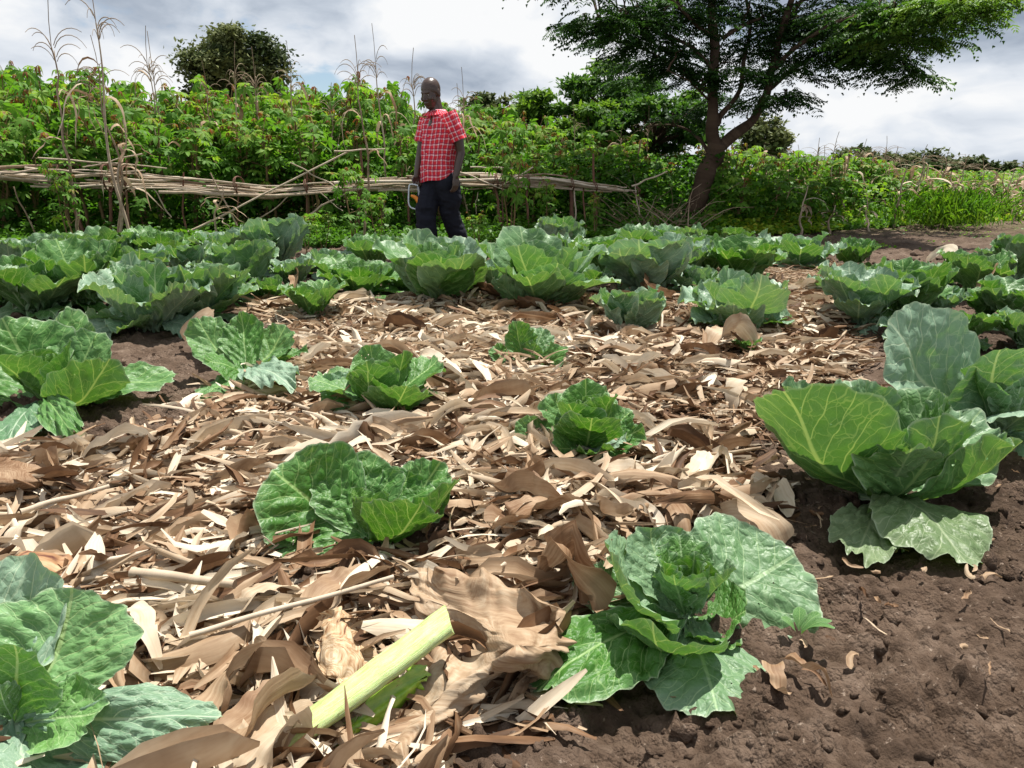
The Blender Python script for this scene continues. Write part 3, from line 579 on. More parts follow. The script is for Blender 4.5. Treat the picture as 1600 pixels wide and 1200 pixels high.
FARC = [ # base px, base py, width px, variant, material, label
 (560,470,130,3,1,'rounded bright cabbage left of the tall one below the man'),
 (492,500,105,8,1,'small leafy cabbage with dry stalk beside it at the left mulch edge'),
 (985,532,120,1,2,'loose ragged cabbage with grey leaves among brown leaves, right of centre'),
 (1152,522,165,2,2,'flat silvery rosette cabbage in the mulch right of centre'),
 (1165,560,45,8,1,'single low sprout of cabbage leaf beside a folded brown leaf'),
 (1012,470,135,1,2,'pale cupped cabbage at the back of the mulch, second right of centre'),
 (1158,452,100,7,1,'dark upright cabbage leaf fan before the straw patch'),
 (1085,470,80,2,2,'low silvery cabbage between the pale cupped one and the dark upright one'),
 (842,440,110,0,0,'deep green cabbage half hidden behind the frilly rimmed one'),
 (872,402,80,1,2,'round cabbage topmost in the row, right of the man'),
 (945,438,95,5,1,'cabbage with fanned dark leaves in the centre right of the row'),
 (1008,412,80,4,0,'waxy cabbage in the back row below the end of the stick fence'),
 (1062,410,70,5,0,'back row cabbage left of the tree trunk line'),
 (1103,435,75,7,1,'bright green cabbage in front of the tree trunk'),
 (1148,400,56,1,1,'small cabbage furthest back beside the bare soil strip'),
 (1247,424,100,2,2,'low grey cabbage with bleached leaf at the edge of the bare soil'),
 (1215,412,60,6,2,'bleached ragged cabbage left of the low grey one'),
 (1333,420,66,1,1,'lone small bright cabbage on the bare soil strip'),
 (1340,515,145,4,2,'large silvery cabbage at the left end of the right hand cluster'),
 (1415,505,130,5,1,'dome shaped bright green cabbage in the middle of the right hand cluster'),
 (1372,455,80,2,2,'small blue grey cabbage at the top left of the right hand cluster'),
 (1432,455,80,8,0,'dark little cabbage beside the blue grey one in the right hand cluster'),
 (1468,450,60,6,2,'pale ragged cabbage below the dry crumpled leaves at right'),
 (1520,465,105,0,1,'leafy cabbage with a dry brown leaf in it, right hand cluster'),
 (1592,440,95,1,0,'tall dark cabbage against the right edge below the soil strip'),
 (1578,512,125,7,0,'fan leaved cabbage at the right edge above the broad pale one'),
 (1492,548,120,3,1,'dark green cabbage directly above the broad pale leaves at right'),
 (1430,545,105,2,2,'low waxy cabbage below the dome shaped one'),
 (1610,560,110,0,0,'cabbage cut by the right edge above the pale rolled leaf'),
 (1545,432,60,5,2,'silver edged cabbage below the hedge foot near the right edge'),
 (1498,428,66,8,1,'green topped cabbage left of the silver edged one'),
 (60,498,175,3,0,'broad cabbage at the left edge behind the wide bright green one'),
 (135,482,150,1,1,'upright bright cabbage second from the left edge in the back block'),
 (20,440,95,0,2,'waxy cabbage at the far left edge of the back block'),
 (235,520,180,2,2,'spreading grey green cabbage with leaves sagging onto brown mulch, left'),
 (310,505,165,4,0,'big cabbage with holes in a dark cupped leaf, left block'),
 (215,455,110,5,2,'pale cabbage in the middle of the left back block'),
 (302,447,95,1,2,'silvery rimmed cabbage in the left back block below the leaning stick'),
 (385,465,120,7,0,'dense cabbage at the right of the left back block'),
 (437,425,110,1,2,'blue grey cabbage standing highest in the left back block'),
 (425,470,80,6,0,'low cabbage below the blue grey high one'),
 (510,432,80,2,2,'blue tinted cabbage between the left block and the rounded bright one'),
 (142,425,100,5,0,'back row cabbage behind the left fence post'),
 (75,435,90,1,0,'back row cabbage at left below the stick rail'),
 (582,430,85,4,1,'back row cabbage left of the man'),
 (640,420,85,0,1,'back row cabbage partly behind the tall one below the man'),
 (735,425,80,6,1,'ragged cabbage right behind the tall one, beside open soil'),
 (790,425,75,8,0,'young cabbage leaf standing beside the open soil patch'),
 (355,420,90,4,2,'back row cabbage below the slanting pole'),
 (250,415,90,3,1,'furthest cabbage of the left block below the dry maize stalks'),
 (905,470,80,4,0,'dark cabbage tucked between the frilly rimmed one and the pale cupped one'),
 (350,482,100,8,1,'green cabbage hidden among the left block with a tall leaf'),
 (190,420,80,7,2,'pale back row cabbage between the two posts at left'),
 (905,425,70,8,2,'small silvery cabbage between the deep green one and the fanned one'),
 (1060,445,85,3,2,'ruffled cabbage behind the low silvery one, right of centre'),
 (1118,470,70,6,1,'loose bright cabbage at the foot of the dark upright leaf fan'),
 (775,455,70,5,2,'low waxy cabbage left of the frilly rimmed one'),
 (625,455,70,2,1,'short cabbage squeezed between the rounded bright one and the tall one'),
 (460,455,75,4,2,'pale cabbage just right of the low one in the left block'),
 (400,435,80,1,1,'bright cabbage behind the dense one in the left block'),
 (335,455,80,7,2,'waxy open cabbage right of the silvery rimmed one'),
 (260,480,95,0,2,'grey green cabbage behind the one with spreading leaves'),
 (165,462,90,6,1,'bright loose cabbage right of the upright one in the left block'),
 (100,460,85,2,2,'flat silvery cabbage in the left block near the edge'),
 (10,480,100,5,1,'green cabbage at the very left edge of the back block'),
 (545,425,60,8,2,'small pale cabbage behind the rounded bright one'),
 (690,412,70,3,1,'small back row cabbage hiding the feet of the man'),
 (980,440,60,2,2,'little silvery cabbage between the fanned one and the waxy back row one'),
 (1290,470,60,8,2,'little grey cabbage left of the right hand cluster'),
 (1385,480,90,3,0,'full cabbage behind the dome shaped one'),
 (1460,500,85,1,2,'pale cabbage between the dome shaped one and the leafy one'),
 (1540,500,80,4,1,'bright cabbage beside the fan leaved one'),
]
hidden = []
for i, (px, py, wd, k, mi, lb) in enumerate(FARC):
    p = GH(px, py); d = p[1]*math.cos(PITCH)+(CAMH-p[2])*math.sin(PITCH)
    rad = wd/2*d/FPX; rad *= 1.22 if 860 < px < 1270 and 404 < py < 480 else 1.0
    sc = (rad/0.30*1.0,)*2+(rad/0.30*(1.0+0.07*(i % 5)),)
    e, kids, u = variant(k, mi)
    rz = random.uniform(0, 6.28)
    if not u[0]:
        u[0] = True; e.location = tuple(p+np.array([0, 0, 0.01])); e.rotation_euler = (0, 0, rz); e.scale = sc; c = e
    else: c = copy_tree(e, p+np.array([0, 0, 0.01]), rz, sc, kids)
    tag(c, lb, 'cabbage', CAB_GROUP)

# ------------------------------------------------------------------ mulch of dry maize and banana leaves
def inpoly(x, y, poly):
    c = np.zeros(x.shape, bool); n = len(poly); j = n-1
    for i in range(n):
        xi, yi = poly[i]; xj, yj = poly[j]
        hit = ((yi > y) != (yj > y)) & (x < (xj-xi)*(y-yi)/(yj-yi+1e-12)+xi)
        c ^= hit; j = i
    return c
MP = [(-700, 1500), (330, 1500), (560, 1290), (655, 1150), (820, 1035), (900, 880), (1080, 850), (1215, 815), (1175, 700), (1190, 630), (1310, 605), (1345, 560), (1290, 480), (1215, 440),
      (1090, 478), (930, 468), (700, 478), (560, 478), (440, 462), (410, 490), (480, 560), (340, 630), (290, 650), (210, 700), (60, 735), (-700, 770)]
MPG = [tuple(G(a, b)[:2]) for a, b in MP]
BARE = [GH(a, b)[:2] for a, b in ((585, 850), (620, 850), (640, 805), (560, 870), (680, 830), (40, 1190), (90, 1150), (0, 1150), (120, 1190), (60, 1120), (180, 1170), (0, 1090), (40, 1250), (110, 1100), (500, 880), (455, 925), (160, 520), (190, 640), (905, 745), (1000, 735))]
def mulch_h(x, y):
    return 0.030+0.030*vn(x*2.3, y*2.3, 0, 51)+0.016*vn(x*5.5, y*5.5, 0, 52)
BIGP = [tuple(G(a, b)[:2]) for a, b in ((600, 870), (860, 890), (900, 1010), (840, 1090), (700, 1150), (600, 1230), (430, 1230), (440, 1150), (600, 1030), (640, 960))]
def ribbons(N, cx, cy, cz, th, L, Wd, tint, curl, m=9, seed=0, pitch=0.25, twist=1.5, bend=1.5):
    r = np.random.default_rng(seed)
    s = np.linspace(0, 1, m)[None]
    kap = r.normal(0, bend, (N, 1)); ph = r.uniform(0, 6.28, (N, 1)); fr = r.uniform(0.5, 1.6, (N, 1))
    head = th[:, None]+kap*(s-.5)+0.25*np.sin(6.28*s*fr*1.3+ph)
    ps = r.normal(0, pitch*0.5, (N, 1))+pitch*r.uniform(0.3, 1.6, (N, 1))*np.sin(6.28*s*fr+ph)
    T = np.stack([np.cos(head)*np.cos(ps), np.sin(head)*np.cos(ps), np.sin(ps)], -1)
    step = (L/(m-1))[:, None, None]
    P = np.cumsum(T*step, axis=1); P -= P.mean(1, keepdims=True)
    P += np.stack([cx, cy, cz], -1)[:, None]
    side = np.stack([-np.sin(head), np.cos(head), 0*head], -1)
    nor = np.cross(T, side)
    roll = (r.normal(0, 0.45, (N, 1))+r.normal(0, twist*0.5, (N, 1))*(s-.3))[..., None]
    S = side*np.cos(roll)+nor*np.sin(roll); Nn = nor*np.cos(roll)-side*np.sin(roll)
    tap = np.minimum(1, (s*6+0.35)) * np.sqrt(np.clip(1.02-s**r.uniform(2.5, 10, (N, 1)), 0.02, 1))
    wz = 1+0.18*np.sin(s*23+ph*3)
    u = np.array([-1, -0.4, 0.4, 1.0])
    wid = (Wd[:, None]*tap)[..., None]*u
    cu = (curl[:, None, None]*(0.4+s[..., None]))*(u**2)*(Wd[:, None, None])*tap[..., None]
    ruf = r.normal(0, 0.30, (N, m, 4))*Wd[:, None, None]*np.abs(u)
    V = P[:, :, None]+S[:, :, None]*wid[..., None]+Nn[:, :, None]*(cu+ruf)[..., None]
    base = quadgrid(m, 4)
    F = (np.arange(N)[:, None, None]*(m*4)+base[None]).reshape(-1, 4)
    lv = np.stack([np.broadcast_to(s[..., None]*L[:, None, None]*6, V.shape[:3]), np.broadcast_to(wid*9, V.shape[:3]), np.zeros(V.shape[:3])], -1)
    return V.reshape(-1, 3), F, lv.reshape(-1, 3), np.repeat(tint, m*4)
def scatter(N, seed, poly, y1=6.5, x0=-4.2, x1=3.6, bias=0.0):
    r = np.random.default_rng(seed); X = []; 
    while sum(map(len, X)) < N:
        y = 0.55+(y1-0.55)*r.random(N*3)**(1+bias); x = r.uniform(x0, x1, N*3)
        ok = inpoly(x+0.06*vn(x*4, y*4, 0, 61), y+0.06*vn(x*4, y*4, 0, 62), poly)
        for b in BARE: ok &= ((x-b[0])**2+(y-b[1])**2) > 0.006+0.01*r.random(len(x))
        X.append(np.stack([x[ok], y[ok]], -1))
    return np.concatenate(X)[:N], r
mb = MB()
for (N, seed, l0, l1, w0, w1, zlo, zhi, cur, bias) in (
        (7500, 71, 0.14, 0.40, 0.004, 0.013, 0.0, 0.55, 0.8, 0.35),
        (8000, 72, 0.10, 0.38, 0.003, 0.011, 0.3, 1.05, 1.3, 0.40),
        (3000, 73, 0.14, 0.42, 0.006, 0.018, 0.5, 1.25, 1.7, 0.15),
        (5200, 74, 0.08, 0.34, 0.0010, 0.0036, 0.3, 1.2, 0.3, 0.6),
        (9500, 75, 0.02, 0.08, 0.002, 0.008, 0.2, 1.15, 1.0, 0.9)):
    p, r = scatter(N, seed, MPG, bias=bias)
    x, y = p[:, 0], p[:, 1]; zr = r.uniform(zlo, zhi, N)
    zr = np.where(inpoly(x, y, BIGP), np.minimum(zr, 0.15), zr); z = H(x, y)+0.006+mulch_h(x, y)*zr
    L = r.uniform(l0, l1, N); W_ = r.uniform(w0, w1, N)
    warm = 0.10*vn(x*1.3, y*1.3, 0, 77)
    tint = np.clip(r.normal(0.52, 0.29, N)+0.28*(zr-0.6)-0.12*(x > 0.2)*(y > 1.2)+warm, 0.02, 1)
    th = np.where(r.random(N) < 0.45, r.normal(0.5, 0.5, N), r.uniform(0, 6.28, N))
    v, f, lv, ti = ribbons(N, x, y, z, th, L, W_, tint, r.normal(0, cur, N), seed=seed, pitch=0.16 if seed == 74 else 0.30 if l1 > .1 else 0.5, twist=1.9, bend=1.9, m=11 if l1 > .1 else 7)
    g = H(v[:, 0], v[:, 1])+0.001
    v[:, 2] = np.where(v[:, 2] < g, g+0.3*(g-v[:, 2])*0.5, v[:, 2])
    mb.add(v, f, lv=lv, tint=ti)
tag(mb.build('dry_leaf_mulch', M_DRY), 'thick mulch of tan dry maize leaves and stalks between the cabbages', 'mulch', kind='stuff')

# straw patch at the right and stray bits on the soil
mb = MB(); SP = [tuple(G(a, b)[:2]) for a, b in ((1090, 480), (1110, 430), (1210, 412), (1330, 425), (1310, 470), (1180, 500))]
p, r = scatter(2600, 81, SP, y1=8.5, bias=0.0); N = len(p)
v, f, lv, ti = ribbons(N, p[:, 0], p[:, 1], H(p[:, 0], p[:, 1])+r.uniform(0.01, 0.06, N), r.normal(0.2, 0.6, N), r.uniform(.12, .4, N), r.uniform(0.002, .006, N), np.clip(r.normal(0.42, 0.15, N), 0, 1), r.normal(0, 1, N), seed=81)
mb.add(v, f, lv=lv, tint=ti)
tag(mb.build('straw', M_DRY), 'thin patch of reddish straw at the back right of the mulch', 'straw', kind='stuff')

# --- the larger dry leaves one can point at
def piece(name, a, b, w, arch, roll, tint, label, curl=0.6, za=0.03, zb=0.03, cat='dry leaf', seed=0, n=26, m=9, bend=0.0, twist=0.6, ruf=0.10, matx=None, taper=1.0, ext=None):
    A = GH(*a, dz=za); B = GH(*b, dz=zb)
    r = np.random.default_rng(seed+int(a[0])); s = np.linspace(0, 1, n)[:, None]
    D = B-A; L = np.linalg.norm(D); h = np.array([D[0], D[1], 0])/np.hypot(D[0], D[1]); sd = np.array([-h[1], h[0], 0])
    P = A+D*s+np.array([0, 0, 1.0])*arch*4*s*(1-s)+sd*bend*L*4*s*(1-s)
    P = P+np.array([0, 0, 1])*0.012*vn(s*4+seed, seed*3.0, 0, 5)+sd*0.010*vn(s*3+seed, seed*2.0, 0, 6)
    T = np.gradient(P, axis=0); T /= np.linalg.norm(T, axis=1)[:, None]
    S0 = np.cross(T, [0, 0, 1.0]); S0 /= np.linalg.norm(S0, axis=1)[:, None]; N0 = np.cross(S0, T)
    ro = roll+twist*(s-.5)+0.35*vn(s*2.5+seed, 1.3, 0, 9)
    S = S0*np.cos(ro)+N0*np.sin(ro); Nn = N0*np.cos(ro)-S0*np.sin(ro)
    u = np.linspace(-1, 1, m)[None]
    tp = np.minimum(1, s*7+0.4)*np.sqrt(np.clip(1.03-(s**2.4)*taper, 0.02, 1))
    edge = 1+0.16*vn(s*9+seed, np.sign(u)*3.0, 0, 14)*np.abs(u)
    wid = w*tp*u*edge
    d = w*tp*(curl*u*u*(0.6+0.6*vn(s*2+seed, 2.0, 0, 21))+ruf*2.2*vn(s*6+seed, u*1.3, 0, 22)+ruf*1.6*np.abs(u)**2*vn(s*14, np.sign(u)*2+seed, 0, 23)+0.05*vn(s*2, u*7+seed, 0, 24))
    V = P[:, None]+S[:, None]*wid[..., None]+Nn[:, None]*d[..., None]
    g = H(V[..., 0], V[..., 1])+0.003; V[..., 2] = np.maximum(V[..., 2], g)
    lv = np.stack([s*L*6+0*u, wid*9+0*s, 0*s+0*u], -1)
    mb = MB(); mb.add(V, quadgrid(n, m), lv=lv.reshape(-1, 3), tint=np.full(n*m, tint))
    o = mb.build(name, matx or M_DRYBIG)
    return tag(o, label, cat, 'large dry leaves lying on the mulch')
PI_ = [
 ('dry_leaf', (650, 560), (745, 612), 0.045, 0.04, 0.3, 0.9, 'cream twisted dry leaf left of the young cabbage', 0.8),
 ('dry_leaf', (735, 575), (762, 610), 0.035, 0.05, 0.2, 0.95, 'pale triangular dry leaf below the cream twisted one', 0.3),
 ('dry_leaf', (1005, 700), (1062, 728), 0.028, 0.02, 0.5, 0.85, 'cream oval dry leaf right of the compact ruffled cabbage', 0.5),
 ('dry_leaf', (1070, 790), (1130, 715), 0.032, 0.05, 0.6, 0.78, 'arched tan dry leaf left of the largest cabbage', 0.9),
 ('dry_leaf', (930, 770), (1030, 755), 0.045, 0.03, -0.4, 0.82, 'pale ribbed leaf fold between the compact and the front cabbage', 0.5),
 ('dry_leaf', (790, 775), (900, 800), 0.040, 0.03, 0.4, 0.36, 'brown corrugated leaf right of the open round leaved cabbage', 0.9),
 ('dry_leaf', (770, 835), (905, 800), 0.045, 0.03, 0.3, 0.28, 'dark brown striped leaf under the brown corrugated one', 0.8),
 ('dry_leaf', (860, 775), (940, 860), 0.022, 0.03, 0.8, 0.40, 'narrow brown leaf blade pointing at the front cabbage', 0.9),
 ('dry_leaf', (1032, 780), (1080, 865), 0.032, 0.05, 0.2, 0.30, 'striped rust brown leaf standing behind the front cabbage', -0.8),
 ('dry_leaf', (1210, 865), (1095, 820), 0.045, 0.035, 0.2, 0.48, 'orange brown leaf right behind the front cabbage', 0.5),
 ('dry_leaf', (1120, 800), (1215, 815), 0.048, 0.03, 0.1, 0.70, 'grey ribbed leaf between the front and the largest cabbage', 0.6),
 ('dry_leaf', (1175, 765), (1235, 800), 0.035, 0.03, -0.2, 0.80, 'pale grey torn leaf touching the largest cabbage', 0.5),
 ('dry_leaf', (870, 885), (905, 950), 0.045, 0.07, 1.0, 0.24, 'dark curled brown leaf left of the front cabbage', 1.2),
 ('dry_leaf', (925, 960), (840, 905), 0.035, 0.08, -0.9, 0.30, 'rolled brown leaf rim above the big crumpled leaf', 1.1),
 ('dry_leaf', (1095, 560), (1180, 545), 0.06, 0.10, 0.8, 0.55, 'brown folded leaf standing like a tent, right of centre', 0.9),
 ('dry_leaf', (1000, 590), (1115, 630), 0.035, 0.03, 0.3, 0.97, 'long white coiled dry leaf lying right of centre', 0.9),
 ('dry_leaf', (1110, 590), (1130, 510), 0.014, 0.03, 0.3, 0.95, 'thin white leaf blade slanting up beside the flat silvery cabbage', 0.4),
 ('dry_leaf', (815, 492), (860, 500), 0.04, 0.05, 0.7, 0.16, 'dark red brown leaf in front of the frilly rimmed cabbage', 1.1),
 ('dry_leaf', (1020, 500), (1000, 450), 0.035, 0.12, 1.2, 0.14, 'dark dry curl beside the pale cupped cabbage', 1.1),
 ('dry_leaf', (460, 470), (470, 440), 0.04, 0.10, 1.1, 0.34, 'upright brown dry blade at the left edge of the mulch', 0.8),
 ('dry_leaf', (300, 540), (345, 570), 0.07, 0.08, 0.9, 0.50, 'curled brown leaf between the wide left cabbage and the two leaved one', 1.2),
 ('dry_leaf', (120, 715), (250, 690), 0.030, 0.03, 0.4, 0.92, 'long pale dry leaf below the bare soil at left', 0.5),
 ('dry_leaf', (340, 700), (355, 790), 0.014, 0.01, 0.0, 0.85, 'short cream blade in the mulch left of the open round leaved cabbage', 0.2),
 ('dry_leaf', (330, 900), (380, 850), 0.028, 0.03, 0.3, 0.9, 'pale pointed leaf above the orange stalk', 0.4),
 ('dry_leaf', (120, 905), (10, 925), 0.040, 0.03, 0.3, 0.46, 'orange brown leaf with a red stain above the corner cabbage', 0.6),
 ('dry_leaf', (205, 960), (250, 1035), 0.018, 0.03, 0.3, 0.8, 'pale narrow leaf right of the corner cabbage', 0.5),
 ('dry_leaf', (350, 1190), (500, 1060), 0.030, 0.03, 0.5, 0.38, 'grey brown striped blade left of the green stem', 0.8),
 ('dry_leaf', (345, 1130), (410, 1040), 0.035, 0.04, 0.9, 0.42, 'upright grey brown blade tip near the bottom edge', 0.9),
 ('dry_leaf', (350, 1215), (520, 1125), 0.040, 0.02, 0.1, 0.62, 'broad blotched pale sheath at the bottom edge', 0.5),
 ('dry_leaf', (170, 1120), (280, 1150), 0.016, 0.01, 0.1, 0.4, 'flat ridged brown stalk piece between the leaves of the corner cabbage', 0.2),
 ('dry_leaf', (370, 950), (480, 925), 0.022, 0.03, 0.5, 0.6, 'twisted brown blade below the bare gap in the mulch', 0.9),
 ('dry_leaf', (1380, 640), (1430, 640), 0.035, 0.05, 0.5, 0.28, 'brown dry leaf caught behind the largest cabbage', 0.8),
 ('dry_leaf', (1500, 428), (1450, 415), 0.06, 0.14, 0.9, 0.88, 'crumpled cream leaf standing in the right hand cluster', 1.1),
 ('dry_leaf', (1535, 480), (1545, 440), 0.07, 0.14, 1.2, 0.30, 'dark brown leaf caught in the right hand cluster', 0.9),
 ('dry_leaf', (1225, 1030), (1305, 1078), 0.013, 0.02, 0.5, 0.30, 'limp brown leaf under the right side of the front cabbage', 0.6),
 ('dry_leaf', (1215, 1040), (1222, 1095), 0.014, 0.012, 0.2, 0.36, 'tan leaf end hanging below the front cabbage', 0.4),
 ('dry_leaf', (0, 850), (95, 800), 0.022, 0.02, 0.4, 0.8, 'pale blade at the left edge above the stained leaf', 0.5),
 ('dry_leaf', (470, 985), (620, 880), 0.035, 0.025, 0.4, 0.42, 'brown leaf running up to the top corner of the crumpled one', 0.8),
 ('dry_leaf', (885, 720), (935, 760), 0.022, 0.02, 0.0, 0.88, 'flat greenish cream strip below the compact ruffled cabbage', 0.1),
]
for i, (nm, a, b, w_, ar, ro, ti, lb, cu) in enumerate(PI_):
    piece(nm, a, b, w_, ar, ro, ti, lb, cu, seed=i*3+1, matx=M_STAIN if 'stain' in lb and 'above the corner' in lb else None)

def crom(P, n):                                   # Catmull-Rom along axis 0
    P = np.asarray(P, float); P = np.concatenate([2*P[:1]-P[1:2], P, 2*P[-1:]-P[-2:-1]])
    out = []; m_ = len(P)-3
    for q in np.linspace(0, m_-1e-6, n):
        i = int(q); t_ = q-i; a, b, c, d = P[i], P[i+1], P[i+2], P[i+3]
        out.append(0.5*((2*b)+(c-a)*t_+(2*a-5*b+4*c-d)*t_**2+(3*b-3*c+d-a)*t_**3))
    return np.array(out)
def sheet(name, rows, n1, n2, tint, wr, label, cat, matx=M_DRYBIG, seed=0, fib=0, thick=0.0, group=None, edge=1.0):
    C = np.array([[GH(a, b, dz=z) for a, b, z in row] for row in rows])
    V = crom(C, n1).transpose(1, 0, 2); V = crom(V, n2).transpose(1, 0, 2)
    du = np.gradient(V, axis=0); dv = np.gradient(V, axis=1); N_ = np.cross(du, dv); N_ /= np.linalg.norm(N_, axis=-1)[..., None]+1e-9
    N_ *= np.sign(N_[..., 2:3]+1e-6)
    a, b = np.meshgrid(np.linspace(0, 1, n1), np.linspace(0, 1, n2), indexing='ij')
    if fib: a, b = b, a
    e = np.maximum(np.abs(a-.5), np.abs(b-.5))*2
    d = wr*(1.3*fbm(a*2.5+seed, b*4.5, 0, 3, 91)+0.20*vn(a*5, b*26+seed, 0, 92)+0.12*vn(a*7, b*60+seed, 0, 94)+edge*sstep(0.55, 1, e)*1.5*fbm(a*9+seed, b*9, 0, 2, 93))
    V = V+N_*d[..., None]
    rg = 0.012*sstep(0.8, 1, e)[..., None]*np.stack([vn(a*13+seed, b*13, 0, 95), vn(a*13, b*13+seed, 0, 96), 0*a], -1)
    V = V+rg; V[..., 2] = np.maximum(V[..., 2], H(V[..., 0], V[..., 1])+0.002)
    lv = np.stack([a*2.0, b*2.2, 0*a], -1)
    mb = MB(); mb.add(V, quadgrid(n1, n2), lv=lv.reshape(-1, 3), tint=np.clip(tint+0.15*vn(a*3+seed, b*3, 0, 97), 0, 1).ravel())
    o = mb.build(name, matx)
    return tag(o, label, cat, group)
sheet('dry_leaf', [[(622, 872, .085), (700, 893, .09), (790, 912, .09), (872, 945, .10)],
                   [(633, 925, .06), (705, 945, .075), (800, 962, .085), (890, 985, .075)],
                   [(665, 985, .03), (730, 1000, .045), (805, 1005, .12), (885, 1020, .05)],
                   [(655, 1060, .03), (715, 1050, .075), (780, 1055, .055), (845, 1060, .02)],
                   [(600, 1130, .02), (655, 1120, .045), (720, 1110, .03), (775, 1088, .004)],
                   [(545, 1215, .015), (580, 1210, .03), (620, 1190, .02), (650, 1165, .003)]],
      130, 120, 0.44, 0.0125, 'big crumpled tan banana leaf in front of the centre, left of the front cabbage', 'dry leaf', seed=4, fib=1)
sheet('dry_leaf', [[(500, 960, .06), (530, 952, .075), (560, 975, .05)],
                   [(497, 1010, .05), (535, 1005, .07), (580, 1030, .04)],
                   [(490, 1065, .04), (525, 1070, .05), (565, 1070, .02)]],
      40, 30, 0.60, 0.004, 'tan sheath with a dark brown stain above the pale green stem', 'dry leaf', M_STAIN, seed=9)
sheet('dry_leaf', [[(-60, 712, .05), (30, 722, .06), (118, 742, .04)], [(-60, 745, .05), (30, 752, .06), (90, 752, .04)], [(-60, 775, .02), (20, 772, .02), (70, 762, .02)]],
      40, 40, 0.24, 0.003, 'reddish brown smooth leaf at the left edge', 'dry leaf', seed=13)
M_LIME, t = mat('fresh_stem')
tcn = t.n('Attribute', attribute_name='lv').outputs['Vector']
t2 = t.m('ADD', t.m('MULTIPLY', t.noise(t.vmul(tcn, (6, 60, 1)), 1.5, 5, 0.65), 0.6), t.m('MULTIPLY', t.noise(t.vmul(tcn, (9, 9, 1)), 2, 5, 0.7), 0.4))
p = t.n('BsdfPrincipled', i={'Base Color': t.ramp(t2, [(0.34, (0.26, 0.34, 0.10)), (0.42, (0.42, 0.55, 0.17)), (0.55, (0.55, 0.66, 0.30)), (0.68, (0.66, 0.70, 0.46))]), 'Roughness': 0.45, 'Normal': t.bump(t2, 0.9, 0.004)})
p.inputs['Subsurface Weight'].default_value = 0.15; p.inputs['Subsurface Scale'].default_value = 0.005
finish(t, p.outputs[0])
M_LIME2, t = mat('fresh_stem_rind')
tcn = t.n('TexCoord').outputs['Object']; t2 = t.noise(tcn, 60, 4, 0.65)
p = t.n('BsdfPrincipled', i={'Base Color': t.ramp(t2, [(0.3, (0.14, 0.30, 0.02)), (0.55, (0.26, 0.42, 0.04)), (0.66, (0.36, 0.46, 0.08)), (0.75, (0.16, 0.06, 0.02))]), 'Roughness': 0.4})
finish(t, p.outputs[0])
# cut green banana stem: a long wedge, thick along its ridge
A = GH(440, 1165, .03); B = GH(700, 968, .115); n = 30
s = np.linspace(0, 1, n)[:, None]; P = A+(B-A)*s; D = (B-A)/np.linalg.norm(B-A); sd = np.cross(D, [0, 0, 1.0]); sd /= np.linalg.norm(sd); up = np.cross(sd, D)
wd = (0.021+0.004*s)*(1-0.0*s)
prof = [(-1.0, 0.0), (-0.9, 0.25), (0.0, 0.42), (0.75, 0.30), (1.0, 0.0), (0.6, -0.55), (0.0, -0.8), (-0.7, -0.5)]
V = np.stack([P+sd*wd*a+up*wd*(b+0.05*vn(s*14, a*3, 0, 3)) for a, b in prof], 1)
V[-1] += D*np.array([0.012, 0.01, 0.004, -0.004, -0.008, -0.004, 0, 0.006])[:, None]
i = np.arange(n-1)[:, None]*8; j = np.arange(8)[None]; f = np.stack([i+j, i+(j+1) % 8, i+8+(j+1) % 8, i+8+j], -1).reshape(-1, 4)
mb = MB(); mb.add(V, f, lv=np.stack([np.repeat(s[:, 0]*0.6, 8), np.tile(np.arange(8)*0.13, n), np.zeros(8*n)], -1)); mb.add(V[0], [[7, 6, 5, 4, 3, 2, 1, 0]]); mb.add(V[-1], [[0, 1, 2, 3, 4, 5, 6, 7]])
e = empty('banana_stem_piece', A); st_ = mb.build('stem_core', M_LIME, e, smooth=True); st_.matrix_parent_inverse = Matrix.Translation(-Vector(A))
tag(e, 'cut pale lime green banana stem leaning on the big crumpled leaf', 'plant stem')
o = sheet('rind', [[(500, 1135, .02), (575, 1085, .035), (655, 1035, .05)], [(515, 1160, .03), (590, 1110, .045), (662, 1055, .06)], [(535, 1180, .012), (600, 1135, .02), (655, 1085, .03)]], 24, 40, .5, 0.001, None, None, M_LIME2, seed=3)
o.parent = e; o.matrix_parent_inverse = Matrix.Translation(-Vector(A))
# canes and stalks lying on the mulch
def cane(a, b, rad, za, zb, tint, label, name='maize_stalk'):
    A = GH(*a, dz=za); B = GH(*b, dz=zb); s = np.linspace(0, 1, 30)[:, None]
    P = A+(B-A)*s+0.004*np.stack([vn(s[:, 0]*3, a[0]), vn(s[:, 0]*3, a[1]), vn(s[:, 0]*3, 7)], -1)
    rr = rad*(1+0.12*(np.abs((s[:, 0]*5) % 1-0.5) > 0.46))*(1-0.25*s[:, 0])
    mb = MB(); mb.tube(P, rr, 8, tint=np.full(30, tint), lv=P*3); tag(mb.build(name, M_STICK), label, 'stalk', 'dry maize stalks lying on the mulch')
cane((300, 990), (612, 902), 0.0045, .05, .08, 0.85, 'thin straight cane running up to the big crumpled leaf')
cane((205, 893), (368, 912), 0.009, .06, .06, 0.72, 'short thick orange yellow stalk above the corner cabbage')
cane((830, 735), (948, 742), 0.0055, .05, .05, 0.75, 'short cane end below the compact ruffled cabbage')
cane((30, 800), (170, 760), 0.006, .06, .06, 0.8, 'pale stalk in the mulch at the left')
cane((690, 640), (800, 625), 0.006, .06, .06, 0.6, 'brown stalk in the middle of the mulch')
cane((420, 620), (540, 655), 0.006, .06, .05, 0.6, 'stalk leaning beside the frilly rimmed left cabbage')
cane((1020, 720), (1190, 700), 0.005, .06, .05, 0.5, 'thin stalk pointing at the largest cabbage')

